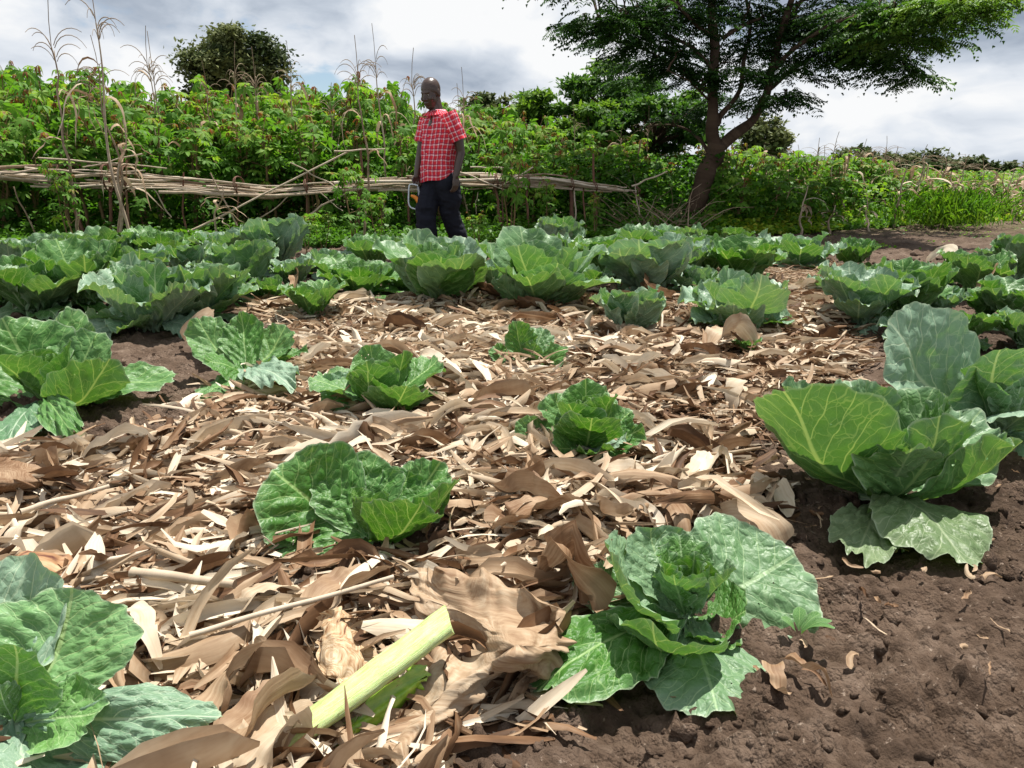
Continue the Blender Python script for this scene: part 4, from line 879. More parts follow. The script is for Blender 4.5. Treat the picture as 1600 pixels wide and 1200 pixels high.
# clods and crumbs on the open soil
def lump(r, sz, sub=1):
    import itertools
    n = 6 if sub else 4
    th = np.linspace(0, np.pi, n+1)[1:-1]; ph = np.arange(2*n-3)/(2*n-3)*2*np.pi; k = len(ph)
    v = np.array([[0, 0, 1.0]]+[[math.sin(a)*math.cos(b), math.sin(a)*math.sin(b), math.cos(a)] for a in th for b in ph]+[[0, 0, -1.0]])
    q = []; tr = []
    for i in range(len(th)-1):
        for j in range(k): q.append([1+i*k+j, 1+i*k+(j+1) % k, 1+(i+1)*k+(j+1) % k, 1+(i+1)*k+j][::-1])
    for j in range(k): tr.append([0, 1+j, 1+(j+1) % k]); tr.append([len(v)-1, 1+(len(th)-1)*k+(j+1) % k, 1+(len(th)-1)*k+j])
    return v, np.array(q), np.array(tr)
lumpv, lq, lt = lump(None, 1)
mb = MB(); r = np.random.default_rng(5)
N = 15000; yy = 0.55+r.random(N)**1.7*6.5; xx = r.uniform(-1, 1, N)*(1.0+0.9*yy)
inm = inpoly(xx, yy, MPG) & (r.random(N) < 0.75)
sz = 0.0020+0.014*r.random(N)**8+0.0045*r.random(N); sz *= (0.8+0.25*yy)
clus = vn(xx*3, yy*3, 0, 88) > -0.25
k_ = ~inm & clus
xx, yy, sz = xx[k_], yy[k_], sz[k_]; N = len(xx)
V = lumpv[None]*sz[:, None, None]*r.uniform(0.6, 1.25, (N, 1, 3))
V = V*(1+0.55*vn(lumpv[None, :, 0]*1.7+r.uniform(0, 90, (N, 1)), lumpv[None, :, 1]*1.7, lumpv[None, :, 2]*1.7, 4))[..., None]
gz = H(xx, yy)+(0.55+0.45*sstep(-0.4, 0.5, vn(xx*2.1, yy*2.1, 0, 21)))*(0.026*fbm(xx*6, yy*6, 0, 3, 9)+0.024*(np.abs(fbm(xx*15, yy*15, 0, 3, 12))-0.4))
V += np.stack([xx, yy, gz+sz*0.35], -1)[:, None]
nv = len(lumpv)
mb.add(V, (np.arange(N)[:, None, None]*nv+lq[None]).reshape(-1, 4)); mb.n -= 0
mb.F.append((np.arange(N)[:, None, None]*nv+lt[None]).reshape(-1, 3))
tag(mb.build('soil_clods', M_SOIL), 'loose crumbs and clods of brown soil on the open ground', 'soil', kind='stuff')
# stray litter on the soil
mb = MB(); N = 240; r = np.random.default_rng(15); y = r.uniform(0.85, 2.4, N); x = r.uniform(0.0, 1.0, N)*(0.4+0.7*y)+0.05
k_ = ~inpoly(x, y, MPG); x, y = x[k_], y[k_]; N = len(x)
v, f, lv, ti = ribbons(N, x, y, H(x, y)+0.022, r.uniform(0, 6, N), r.uniform(.015, .06, N), r.uniform(0.001, .005, N), np.clip(r.normal(0.35, 0.15, N), 0, 1), r.normal(0, 1, N), seed=85, pitch=0.3)
mb.add(v, f, lv=lv, tint=ti); tag(mb.build('leaf_litter', M_DRY), 'few small dry leaf scraps lying on the bare soil', 'litter', kind='stuff')
# weed beside the front cabbage
c = GH(1245, 1010); mb = MB()
for k, (az, L_) in enumerate(((20, .045), (-50, .06), (70, .04), (150, .03), (-20, .05))):
    M = midrib_ang(L_, 60, 10, az, 0.004, 10); a = math.radians(az)
    leafmesh(mb, M, (-math.cos(a), -math.sin(a), 1), 0.011, 9, 0.5, 0.02, 4, 0.0, k, 0, narrow=0.3)
tag(mb.build('weed', M_CABG), 'small green weed at the right side of the front cabbage', 'weed'); bpy.data.objects['weed'].location = tuple(c+np.array([0, 0, .01]))

# ------------------------------------------------------------------ background plants
def interp(x, pts): return float(np.interp(x, [p[0] for p in pts], [p[1] for p in pts]))
def leaf_palm(r, nl, ln, wd, droop):
    """palmate leaf: nl drooping leaflets around the origin, facing +z"""
    V = []; F = []; A0 = np.linspace(-2.3, 2.3, nl)+r.normal(0, .08, nl)
    for a in A0:
        l = ln*(1-0.22*abs(a)/2.3)*r.uniform(.85, 1.1); d = np.array([math.cos(a), math.sin(a)]); n = np.array([-d[1], d[0]])
        dr = droop*r.uniform(0.6, 1.3)
        o = len(V)
        pts = [(0.0, 0, 0), (0.45, 1, 0.02), (0.45, 0, -0.03), (0.45, -1, 0.02), (0.78, 0.75, 0.02), (0.78, 0, -0.02), (0.78, -0.75, 0.02), (1.0, 0, 0)]
        for s, u, z in pts:
            q = d*l*s*(1-0.25*dr*s)+n*wd*u
            V.append([q[0], q[1], z*l-dr*l*s*s*0.75])
        F += [[o, o+1, o+2, o+2], [o, o+2, o+3, o+3], [o+1, o+4, o+5, o+2], [o+2, o+5, o+6, o+3], [o+4, o+7, o+5, o+5], [o+5, o+7, o+6, o+6]]
    return np.array(V), F
def addmixed(mb, V, F, **at):
    q = [f for f in F if f[2] != f[3]]; t_ = [f[:3] for f in F if f[2] == f[3]]
    n0 = mb.n; mb.add(V, np.array(q), **at); mb.F.append(np.array(t_)+n0)
def rot_to(V, az, tilt):
    c, s = math.cos(tilt), math.sin(tilt); x, y, z = V[:, 0]*c+V[:, 2]*s, V[:, 1], -V[:, 0]*s+V[:, 2]*c
    c, s = math.cos(az), math.sin(az); return np.stack([x*c-y*s, x*s+y*c, z], -1)
def cassava(seed, h, nleaf, ln=0.13, spread=0.42, low=0.15, ybase=0.0):
    r = np.random.default_rng(seed); st_ = MB(); fo = MB()
    ns = r.integers(2, 4); stems = []
    for k in range(ns):
        a = r.uniform(0, 6.28); b = r.uniform(0.05, spread*0.55)
        s = np.linspace(0, 1, 7)[:, None]; hh = h*r.uniform(0.85, 1.0)
        P = np.array([0.03*math.cos(a), 0.03*math.sin(a), 0])+s*np.array([b*math.cos(a), b*math.sin(a), hh])+0.03*np.stack([vn(s[:, 0]*4, k, 0, seed), vn(s[:, 0]*4, k+9, 0, seed), 0*s[:, 0]], -1)
        st_.tube(P, 0.012-0.007*s[:, 0], 5, tint=np.full(7, r.uniform(0.2, .9)), lv=P); stems.append(P)
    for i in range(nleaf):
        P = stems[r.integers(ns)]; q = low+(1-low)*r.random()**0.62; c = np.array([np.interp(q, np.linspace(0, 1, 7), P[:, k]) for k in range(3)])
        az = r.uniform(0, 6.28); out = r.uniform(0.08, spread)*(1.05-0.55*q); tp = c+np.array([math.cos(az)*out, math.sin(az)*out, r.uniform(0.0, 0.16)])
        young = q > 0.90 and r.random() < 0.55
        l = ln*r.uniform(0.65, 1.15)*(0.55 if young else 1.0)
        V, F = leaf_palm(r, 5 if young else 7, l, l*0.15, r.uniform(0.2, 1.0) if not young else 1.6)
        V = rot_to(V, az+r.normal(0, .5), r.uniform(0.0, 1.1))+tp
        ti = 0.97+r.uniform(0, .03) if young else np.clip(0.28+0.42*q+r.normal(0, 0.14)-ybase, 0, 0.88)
        if not young and r.random() < 0.02: ti = 0.92
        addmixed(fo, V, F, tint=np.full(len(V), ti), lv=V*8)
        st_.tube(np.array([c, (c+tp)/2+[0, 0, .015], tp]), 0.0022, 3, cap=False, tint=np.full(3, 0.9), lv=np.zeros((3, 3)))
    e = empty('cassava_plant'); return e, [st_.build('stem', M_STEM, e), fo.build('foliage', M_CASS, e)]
def drymaize(seed, h, tassel=True, nleaf=4, thin=1.0):
    r = np.random.default_rng(seed); e = empty('dry_maize_stalk'); kids = []
    mb = MB(); n = 16; s = np.linspace(0, 1, n)
    P = np.stack([0.06*vn(s*2.2, seed, 0, 3)+0.02*vn(s*9, seed, 0, 8), 0.06*vn(s*2.2, seed+5, 0, 4), s*h], -1); P[:, :2] -= P[0, :2]
    mb.tube(P, (0.011*(1-s*0.78)+0.002)*thin*(1+0.15*(np.arange(n) % 3 == 0)), 6, tint=np.full(n, r.uniform(0.35, .7)), lv=P*3)
    kids.append(mb.build('stalk', M_STICK, e))
    if tassel:
        mb = MB()
        for k in range(r.integers(8, 13)):
            a = r.uniform(0, 6.28); L_ = r.uniform(0.16, 0.30); q = r.uniform(0.88, 1.0); m = 8; u = np.linspace(0, 1, m)
            c = np.array([np.interp(q, s, P[:, j]) for j in range(3)])
            f = np.radians(70-r.uniform(90, 150)*u); dx = np.cumsum(np.cos(f))*L_/m; dz = np.cumsum(np.sin(f))*L_/m
            Q = c+np.stack([dx*math.cos(a), dx*math.sin(a), dz], -1); mb.tube(Q, 0.0030-0.0016*u, 4, cap=False, tint=np.full(m, .45), lv=Q)
            V = []
        mb.tube(np.array([P[-1], P[-1]+[0.01, 0, 0.12], P[-1]+[0.03, 0, 0.22]]), 0.003, 4, tint=np.full(3, .4), lv=np.zeros((3, 3)))
        kids.append(mb.build('tassel', M_STICK, e))
    for k in range(nleaf):
        q = r.uniform(0.3, 0.9); c = np.array([np.interp(q, s, P[:, j]) for j in range(3)]); a = r.uniform(0, 6.28)
        L_ = r.uniform(0.3, 0.55); m = 12; u = np.linspace(0, 1, m)
        f = np.radians(r.uniform(55, 80)-r.uniform(110, 165)*np.clip(u*1.7, 0, 1)); dx = np.cumsum(np.cos(f))*L_/m; dz = np.cumsum(np.sin(f))*L_/m
        Q = c+np.stack([dx*math.cos(a)+0.02*vn(u*5, k, 0, 3), dx*math.sin(a)+0.02*vn(u*5, k+4, 0, 3), dz], -1)
        sd = np.array([-math.sin(a), math.cos(a), 0.0]); w_ = r.uniform(0.008, 0.020)*np.sin(np.clip(u*0.9+0.12, 0, 1)*np.pi)**0.6
        tw = r.uniform(-2, 2)*u; up = np.array([0, 0, 1.0]); S = sd*np.cos(tw)[:, None]+up*np.sin(tw)[:, None]
        V = np.stack([Q-S*w_[:, None], Q+up*0.3*w_[:, None], Q+S*w_[:, None]], 1)
        mb = MB(); mb.add(V, quadgrid(m, 3), tint=np.full(m*3, r.uniform(0.25, .75)), lv=np.stack([np.repeat(u*3, 3), np.tile([-.3, 0, .3], m), np.zeros(m*3)], -1))
        kids.append(mb.build('leaf', M_DRY, e))
    return e, kids
def place(pool, k, loc, rz, sc, label, cat, group):
    e, kids, u = pool[k]
    if not u[0]: u[0] = True; e.location = tuple(loc); e.rotation_euler = (0, 0, rz); e.scale = sc if isinstance(sc, tuple) else (sc,)*3; c = e
    else: c = copy_tree(e, loc, rz, sc, kids)
    return tag(c, label, cat, group)
TOPL = [(-900, 130), (0, 150), (40, 128), (90, 122), (200, 140), (300, 150), (400, 158), (480, 150), (540, 128), (600, 140), (650, 165), (720, 180), (800, 186), (850, 205), (900, 215), (1000, 225), (1100, 235)]
def fence_y(px): return float(np.interp(px, [-80, 1005], [7.75, 9.85]))
tall = [list(cassava(300+k, 1.0, 80, ln=0.175/1.9, spread=0.22, low=0.10))+[[False]] for k in range(6)]   # unit height, scaled
r = np.random.default_rng(404); cnt = 0
def zlev(px, py, y): return Y(px, py, y)[2]
for row in range(8):
    x = -380.0 if row else -140.0
    while x < 1085:
        px = x+r.uniform(-18, 18); y = fence_y(px)+0.55+row*0.68+r.uniform(-.2, .2)
        x += 62-row*3+r.uniform(-6, 12)
        if 930 < px and row < 2: continue
        p = Y(px, 285, y); top = zlev(px, interp(px, TOPL)+6+r.uniform(-14, 22)+(10 if row < 2 else 0)-row*1.0, y)
        h = min(top, 3.0)*(0.84 if row == 0 else 1)
        wsc = 1.75*r.uniform(0.9, 1.15)
        reg = [x_ for a_, x_ in ((40, 'at the far left, left of the tall maize stalks'), (220, 'around the two tallest maize stalks'), (300, 'between the tallest maize stalks and the round tree'), (470, 'below the round tree'),
              (640, 'between the round tree and the man'), (760, 'directly behind the man'), (900, 'right of the man under the olive bush'), (2000, 'below the dark trees near the fence end')) if px < a_][0]
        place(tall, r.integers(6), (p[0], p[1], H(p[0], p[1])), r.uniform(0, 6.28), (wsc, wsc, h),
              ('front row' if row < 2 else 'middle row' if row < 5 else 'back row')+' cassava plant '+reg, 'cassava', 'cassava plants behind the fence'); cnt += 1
# cassava growing in front of and through the fence
low = [list(cassava(330+k, 1.0, 46, ln=0.115, spread=0.36, low=0.22))+[[False]] for k in range(4)]
for i, (px, y, tp, ws, lb) in enumerate([(795, 8.3, 225, 0.9, 'bright cassava spray overhanging the fence right of the man'), (860, 8.7, 282, 0.55, 'small cassava shoot hanging through the fence by the middle posts'),
        (548, 7.9, 255, 0.8, 'cassava plant leaning over the fence left of the man'), (590, 7.7, 305, 0.6, 'low cassava shoot beside the man at the foot of the fence'),
        (930, 9.0, 300, 0.5, 'cassava shoot at the right end of the stick fence'), (100, 7.3, 258, 0.7, 'cassava shoot in front of the fence at left'),
        (500, 7.6, 330, 0.5, 'small cassava seedling below the rails, between two posts'), (470, 7.3, 335, 0.5, 'small cassava seedling left of the man behind the cabbages'),
        (745, 8.0, 330, 0.45, 'tiny cassava seedling right of the man')]):
    p = Y(px, 285, y); place(low, i % 4, (p[0], p[1], 0), i*1.3, (ws, ws, zlev(px, tp, y)), lb, 'cassava', 'cassava shoots along the fence')
# hedge at the right
BASER = [(1095, 372), (1250, 364), (1400, 352), (1600, 343), (1900, 338)]
TOPR = [(1100, 235), (1150, 238), (1200, 245), (1300, 246), (1370, 252), (1420, 262), (1500, 276), (1600, 284), (1800, 284)]
hed = [list(cassava(360+k, 1.0, 78, ln=0.115, spread=0.38, low=0.03))+[[False]] for k in range(5)]
for row in range(5):
    x = 1128.0 if row else 1165.0
    while x < 1800:
        px = x+r.uniform(-12, 12); y0 = G(px, interp(px, BASER))[1]; y = y0+0.45+row*0.75
        x += 46+r.uniform(-6, 8)
        p = Y(px, 285, y); h = zlev(px, interp(px, TOPR)+r.uniform(-6, 14)+(8 if row == 0 else 0), y); h = max(h, 0.5)*(0.8 if row == 0 else 1)
        ws = 1.05*r.uniform(0.85, 1.15)
        place(hed, r.integers(5), (p[0], p[1], 0), r.uniform(0, 6.28), (ws, ws, h), ('front' if row < 2 else 'back')+' hedge cassava bush '+[x_ for a_, x_ in ((1200, 'beside the big tree trunk'), (1300, 'right of the olive bush by the trunk'), (1430, 'left of the bright grass clump'), (1530, 'behind the bright grass clump'), (9000, 'near the right edge')) if px < a_][0], 'cassava', 'cassava plants in the right hand hedge')
# dry maize
mz = [list(drymaize(20+k, 1.0, True, 3+k % 3))+[[False]] for k in range(5)]
mzn = [list(drymaize(40+k, 1.0, False, 7))+[[False]] for k in range(2)]
MZL = [(112, 40, 7.6, 'tall dry maize stalk with a drooping tassel at the left post'), (192, -5, 7.7, 'tallest dry maize stalk, reaching the top edge of the picture at left'), (172, 90, 7.9, 'dry maize stalk with brown hanging leaves beside the tallest one'),
       (235, 70, 9.5, 'thin dry maize stalk right of the tallest one'), (268, 78, 9.8, 'thin dry maize stalk left of the round tree'), (345, 120, 10, 'dry maize stalk before the left side of the round tree'),
       (372, 92, 10, 'dry maize stalk before the middle of the round tree'), (425, 100, 10.2, 'dry maize stalk before the right side of the round tree'), (466, 95, 10.2, 'dry maize stalk at the right edge of the round tree'),
       (400, 125, 10.6, 'short dry maize stalk between two others before the round tree'), (564, 85, 8.3, 'straight thin maize stalk left of the man rising over the cassava'), (597, 72, 9.6, 'pale maize stalk with tassel left of the man'),
       (646, 100, 9.9, 'bare dry stalk just left of the man\'s head'), (735, 150, 10, 'dry grass like stalk right of the man\'s shoulder'), (725, 130, 10.4, 'slim dry stalk further right of the man\'s head'), (520, 150, 10, 'dry maize stalk among cassava tops left of the straight thin one'),
       (903, 175, 12, 'dry maize stalk in front of the dark trees'), (1000, 180, 12, 'dry maize stalk below the feathery tree'), (960, 200, 12, 'short dry maize stalk below the dark trees')]
for i, (px, tp, y, lb) in enumerate(MZL):
    p = Y(px, 285, y); place(mz, i % 5, (p[0], p[1], 0), i*2.1, (1.25, 1.25, zlev(px, tp+8, y)/1.08), lb, 'maize stalk', 'dry maize stalks')
for i in range(46):
    px = 1130+i*14+r.uniform(-8, 8); y = r.uniform(13.5, 19); tp = interp(px, TOPR)-r.uniform(2, 38)
    p = Y(px, 285, y); ws = r.uniform(1.0, 1.5)
    place(mz, i % 5, (p[0], p[1], 0), i*1.7, (ws*1.5, ws*1.5, zlev(px, tp+6, y)/1.1), 'dry maize stalk above the hedge '+[x_ for a_, x_ in ((1230, 'nearest the big trunk'), (1380, 'left of the far skyline bushes'), (1500, 'over the bright grass clump'), (9000, 'near the right edge')) if px < a_][0], 'maize stalk', 'dry maize stalks above the hedge')
for i, (px, tp, y, lb) in enumerate([(178, 185, 7.85, 'bundle of dry brown maize leaves hanging at the second fence post'), (1260, 290, 9.9, 'bleached dry maize stump in the hedge nearest the tree'), (1305, 320, 10.0, 'low dry maize stump in the hedge left of the bright grass'),
        (1368, 308, 10.7, 'dry maize stump beside the bright grass'), (1540, 280, 12.2, 'tall bleached maize stump in the hedge near the right edge'), (1592, 272, 12.5, 'bleached maize stump at the right edge'), (330, 290, 8.3, 'dry maize leaves under the rails between two posts'), (1330, 240, 12, 'dry brown maize plant in the top of the hedge'), (1480, 250, 15, 'dry brown maize plant above the bright grass')]):
    p = Y(px, 285, y); place(mzn, i % 2, (p[0], p[1], 0), i*1.9, (1.3, 1.3, zlev(px, tp, y)), lb, 'maize stalk', 'dry maize plants')

DL = ['nearest the big trunk', 'over the left part of the hedge', 'over the middle of the hedge', 'over the bright grass clump', 'near the right edge']
for i in range(44):
    px = 1135+i*12.5+r.uniform(-9, 9); y = r.uniform(11.5, 15); tp = interp(px, TOPR)-r.uniform(-14, 16); p = Y(px, 285, y); ws = r.uniform(1.0, 1.6)
    place(mzn, i % 2, (p[0], p[1], 0), i*1.3, (ws*1.3, ws*1.3, zlev(px, tp, y)), 'withered brown maize plant '+DL[min(4, i//9)], 'maize stalk', 'withered maize plants in the hedge')

# --- trees made of limbs and leaf clumps
def clump_tree(name, label, px, cy, rx, ry, y, n, leaf, tint, seed, layers=False, trunk=True, matl=M_BUSH, cat='tree', group=None, tvar=0.2):
    r = np.random.default_rng(seed); c = Y(px, cy, y); k = y/FPX; RX, RZ = rx*k, ry*k
    e = empty(name, (c[0], c[1], 0)); tag(e, label, cat, group)
    nc = max(40, int(RX*RZ*26)); u = r.normal(0, 1, (nc, 3)); u /= np.linalg.norm(u, axis=1)[:, None]; rr = r.uniform(0.35, 1.0, nc)**0.5
    cen = u*rr[:, None]*np.array([RX, RX*0.9, RZ])*(1+0.14*r.normal(0, 1, (nc, 1)))
    cs = r.uniform(0.20, 0.38, nc)*min(RX, RZ)*1.1
    ci = r.integers(nc, size=n); g = r.normal(0, 0.55, (n, 3)); g[:, 2] *= 0.35 if layers else 0.7
    P = cen[ci]+g*cs[ci][:, None]
    az = r.uniform(0, 6.28, n); el = r.normal(0.2, 0.55, n)
    T = np.stack([np.cos(az)*np.cos(el), np.sin(az)*np.cos(el), -np.sin(el)], -1)
    S = np.cross(T, r.normal(0, 0.5, (n, 3))+[0, 0, 1.0]); S /= np.linalg.norm(S, axis=1)[:, None]
    L_ = leaf*r.uniform(0.6, 1.3, n)[:, None]; w_ = L_*(0.30 if not layers else 0.22)
    nn = np.cross(T, S)
    V = np.stack([P, P+T*L_*0.5+S*w_+nn*w_*0.3, P+T*L_, P+T*L_*0.5-S*w_+nn*w_*0.3], 1)
    V += np.array([0, 0, c[2]])
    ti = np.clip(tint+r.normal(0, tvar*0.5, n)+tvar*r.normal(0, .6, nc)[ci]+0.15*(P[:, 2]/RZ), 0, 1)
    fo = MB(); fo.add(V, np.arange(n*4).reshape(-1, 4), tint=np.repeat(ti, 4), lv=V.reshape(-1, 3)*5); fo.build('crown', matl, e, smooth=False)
    if trunk:
        mb = MB(); s = np.linspace(0, 1, 8)
        mb.tube(np.stack([0.1*RX*vn(s*2, seed), 0*s, s*(c[2])], -1), RX*0.085*(1.2-s*0.6), 8, tint=np.full(8, .5), lv=np.zeros((8, 3)))
        for j in r.choice(nc, min(nc, 22), replace=False):
            s = np.linspace(0, 1, 6)[:, None]; a = np.array([0, 0, c[2]-RZ*0.75]); b = cen[j]+[0, 0, c[2]]
            Pq = a+(b-a)*s+np.array([0, 0, .15*RZ])*(s*(1-s)*4); mb.tube(Pq, RX*0.035*(1.1-s[:, 0]), 5, tint=np.full(6, .4), lv=Pq)
        mb.build('trunk', M_BARK, e)
    return e
clump_tree('round_tree', 'round dark olive tree standing behind the cassava at left', 382, 108, 80, 56, 24, 36000, 0.15, 0.85, 7, cat='tree', tvar=0.3)
clump_tree('bush', 'olive bush on the skyline right of the man', 762, 175, 42, 24, 17, 3000, 0.12, 0.5, 8, cat='bush')
clump_tree('shade_tree', 'mid green layered tree just left of the dark trees', 840, 190, 62, 42, 15, 9000, 0.12, 0.78, 9, True, matl=M_ACAC)
clump_tree('shade_tree', 'dark spreading tree behind the fence end, its crown left of the trunk', 955, 150, 88, 46, 15.5, 15000, 0.12, 0.62, 10, True, matl=M_ACAC)
clump_tree('shade_tree', 'broad dark tree directly behind the big tree trunk', 1015, 192, 100, 52, 14.5, 15000, 0.12, 0.5, 11, True, matl=M_ACAC)
clump_tree('shade_tree', 'green tree crown low behind the fence end', 925, 205, 70, 36, 14, 9000, 0.12, 0.8, 12, True, matl=M_ACAC)
clump_tree('bush', 'light olive bush right of the big trunk', 1192, 222, 34, 34, 16, 4000, 0.12, 0.75, 13, cat='bush')
for i, (px, cy, rx, ry, lb) in enumerate([(1322, 256, 60, 22, 'far dark bush on the skyline above the hedge'), (1440, 262, 48, 28, 'larger far bush above the bright grass'), (1515, 266, 30, 20, 'far round bush between two others on the skyline'), (1585, 272, 40, 18, 'far low bush at the right edge of the skyline'), (1380, 262, 30, 16, 'small far bush between two bigger ones on the skyline'), (1680, 268, 60, 26, 'far bush beyond the right edge')]):
    clump_tree('bush', lb, px, cy, rx, ry, 38, 3500, 0.26, 0.5, 30+i, trunk=False, cat='bush', group='far bushes on the skyline')

# --- undergrowth: too many small leaves to count
def leafscatter(N, seed, fx, tint, leaf, matl, name, label, upright=0.3, narrow=0.33, tv=0.18):
    r = np.random.default_rng(seed); P, sc = fx(r, N); N = len(P)
    az = r.uniform(0, 6.28, N); el = r.uniform(-0.4, 0.7, N)+upright
    T = np.stack([np.cos(az)*np.cos(el), np.sin(az)*np.cos(el), np.sin(el)], -1)
    S = np.cross(T, r.normal(0, 0.4, (N, 3))+[0, 0, 1.0]); S /= np.linalg.norm(S, axis=1)[:, None]; nn = np.cross(S, T)
    L_ = leaf*(r.uniform(0.5, 1.3, N)*sc)[:, None]; w_ = L_*narrow
    V = np.stack([P, P+T*L_*0.4+S*w_+nn*w_*0.3, P+T*L_*0.75+S*w_*0.7-nn*w_*.1, P+T*L_-nn*L_*.2, P+T*L_*0.75-S*w_*0.7-nn*w_*.1, P+T*L_*0.4-S*w_+nn*w_*0.3], 1)
    ti = np.clip(tint+r.normal(0, tv*0.6, N)+tv*1.4*vn(P[:, 0]*2.2, P[:, 1]*2.2+seed, P[:, 2]*3, 5), 0, 1)
    mb = MB(); mb.add(V, (np.arange(N)[:, None]*6+np.arange(6)[None]), tint=np.repeat(ti, 6), lv=V.reshape(-1, 3)*5)
    return tag(mb.build(name, matl, smooth=False), label, 'undergrowth', kind='stuff')
def under_fence(r, N):
    px = r.uniform(-260, 1110, N); fy = np.interp(px, [-80, 1005], [7.75, 9.85]); y = fy-0.9+r.random(N)**1.2*2.4
    hh = 0.10+0.34*np.clip((y-fy+0.7)/1.5, 0, 1)*(0.5+0.8*(vn(px*0.02, y*1.2, 0, 3)*.5+.5))
    x = (px-800)/FPX*y*1.03; return np.stack([x, y, H(x, y)+hh*r.random(N)], -1), np.ones(N)
leafscatter(30000, 3, under_fence, 0.34, 0.07, M_WEED, 'undergrowth', 'low green weeds and vines at the foot of the stick fence')
def wall_fence(r, N):
    px = r.uniform(-300, 1110, N); fy = np.interp(px, [-80, 1005], [7.75, 9.85]); y = fy+0.5+r.random(N)*3.2; x = (px-800)/FPX*y*1.03
    return np.stack([x, y, 0.1+r.random(N)*0.95], -1), np.ones(N)
leafscatter(26000, 4, wall_fence, 0.30, 0.085, M_CASS, 'vine_foliage', 'tangled vine foliage filling the shade behind the fence')
def right_foot(r, N):
    px = r.uniform(1085, 1900, N); by = np.interp(px, [p[0] for p in BASER], [p[1] for p in BASER]); y0 = np.array([G(a, b)[1] for a, b in zip(px, by)])
    y = y0-0.15+r.random(N)**0.9*1.3; hh = 0.07+0.28*np.clip((y-y0)/0.9, 0, 1); x = (px-800)/FPX*y*1.03
    return np.stack([x, y, hh*r.random(N)], -1), np.ones(N)
leafscatter(26000, 5, right_foot, 0.66, 0.065, M_WEED, 'weeds', 'yellow green weeds along the foot of the right hand hedge', tv=0.22)
def fill_right(r, N):
    px = r.uniform(1100, 1900, N); by = np.interp(px, [p[0] for p in BASER], [p[1] for p in BASER]); y0 = np.array([G(a, b)[1] for a, b in zip(px, by)])
    y = y0+0.5+r.random(N)*7; x = (px-800)/FPX*y*1.03; return np.stack([x, y, r.random(N)*(0.6+0.35*np.clip((y-y0)/6, 0, 1))], -1), np.ones(N)
leafscatter(30000, 6, fill_right, 0.55, 0.09, M_WEED, 'hedge_foliage', 'mixed vine and bush foliage filling the right hand hedge')
def grassclump(r, N):
    c = Y(1480, 285, 11.6); x = c[0]+r.normal(0, 0.36, N); y = c[1]+r.normal(0, .3, N)-0.1; return np.stack([x, y, r.random(N)*0.42], -1), np.ones(N)
leafscatter(2600, 7, grassclump, 0.55, 0.20, M_WEED, 'grass_clump', 'bright green tall grass clump at the hedge, right of centre', upright=0.95, narrow=0.03, tv=0.1)
def soilweeds(r, N):
    px = r.uniform(1130, 1650, N); py = r.uniform(350, 392, N); P = np.array([G(a, b) for a, b in zip(px, py)]); k_ = vn(P[:, 0]*3, P[:, 1]*3, 0, 8) > 0.25
    P = P[k_]; P[:, 2] += 0.01; return P, np.full(len(P), 0.6)
leafscatter(1800, 8, soilweeds, 0.55, 0.06, M_WEED, 'soil_weeds', 'sparse tiny weeds on the bare soil strip', upright=0.2)
def backfill(r, N):
    x = r.uniform(-30, 40, N); y = r.uniform(22, 60, N); return np.stack([x, y, r.random(N)*(0.5+0.6*r.random(N))], -1), np.ones(N)
leafscatter(16000, 9, backfill, 0.45, 0.4, M_WEED, 'far_field', 'far green field growth behind the hedge')

# --- brush pile of bare twigs at the trunk
mb = MB(); r = np.random.default_rng(77)
for i in range(120):
    b = Y(r.uniform(985, 1085), 285, 0)*0+np.array([0, 0, 0.]); px = r.uniform(985, 1090); y = r.uniform(9.3, 10.3); p0 = Y(px, 285, y); p0[2] = 0
    a = r.uniform(0, 6.28); ln = r.uniform(0.4, 1.25); s = np.linspace(0, 1, 8)[:, None]; cu = r.uniform(-.5, .5)
    d = np.array([math.cos(a)*0.6, math.sin(a)*0.3, r.uniform(0.3, 1.0)]); Q = p0+d*ln*s+np.array([-d[2]*cu, 0, cu*0.4-0.5])*ln*s*s*0.6+0.02*np.stack([vn(s[:, 0]*6, i), vn(s[:, 0]*6, i+50), vn(s[:, 0]*6, i+99)], -1)
    mb.tube(Q, 0.006*(1-s[:, 0]*0.7)*r.uniform(.6, 1.5), 4, cap=False, tint=np.full(8, r.uniform(0.15, .6)), lv=Q)
tag(mb.build('brush_pile', M_STICK), 'tangle of bare grey twigs piled against the tree trunk', 'brush pile')

# --- the feathery leaved tree
TY = 10.6
e = empty('acacia_tree', Y(1090, 285, TY)*[1, 1, 0]); tag(e, 'large feathery leaved shade tree with a forked dark trunk', 'tree')
def T3(px, py, dy=0.0): return Y(px, py, TY+dy)
trk = MB()
def limb(pts, r0, r1, seg=9, n=26):
    P = crom([T3(*p) for p in pts], n); s = np.linspace(0, 1, n); r0, r1 = r0*0.57, r1*0.66; rr = r0+(r1-r0)*s**0.8
    P = P+0.03*np.stack([vn(s*7, pts[0][0]), vn(s*7, pts[0][1]), 0*s], -1)
    trk.tube(P, rr*(1+0.12*vn(s*13, 3)), seg, lv=P, tint=np.full(n, .5)); return P
limbs = []
limbs.append(limb([(1078, 372), (1088, 325), (1105, 270), (1122, 225)], 0.27, 0.18, 12))
limbs.append(limb([(1118, 238), (1114, 195), (1113, 130), (1118, 70), (1112, 0), (1120, -90, .3)], 0.165, 0.07))
limbs.append(limb([(1122, 230), (1150, 208), (1178, 185), (1200, 150), (1208, 100), (1222, 40), (1250, -40, -.3)], 0.145, 0.055))
limbs.append(limb([(1118, 195), (1135, 172), (1155, 140), (1162, 105), (1170, 60, .4), (1165, -30, .8)], 0.075, 0.03))
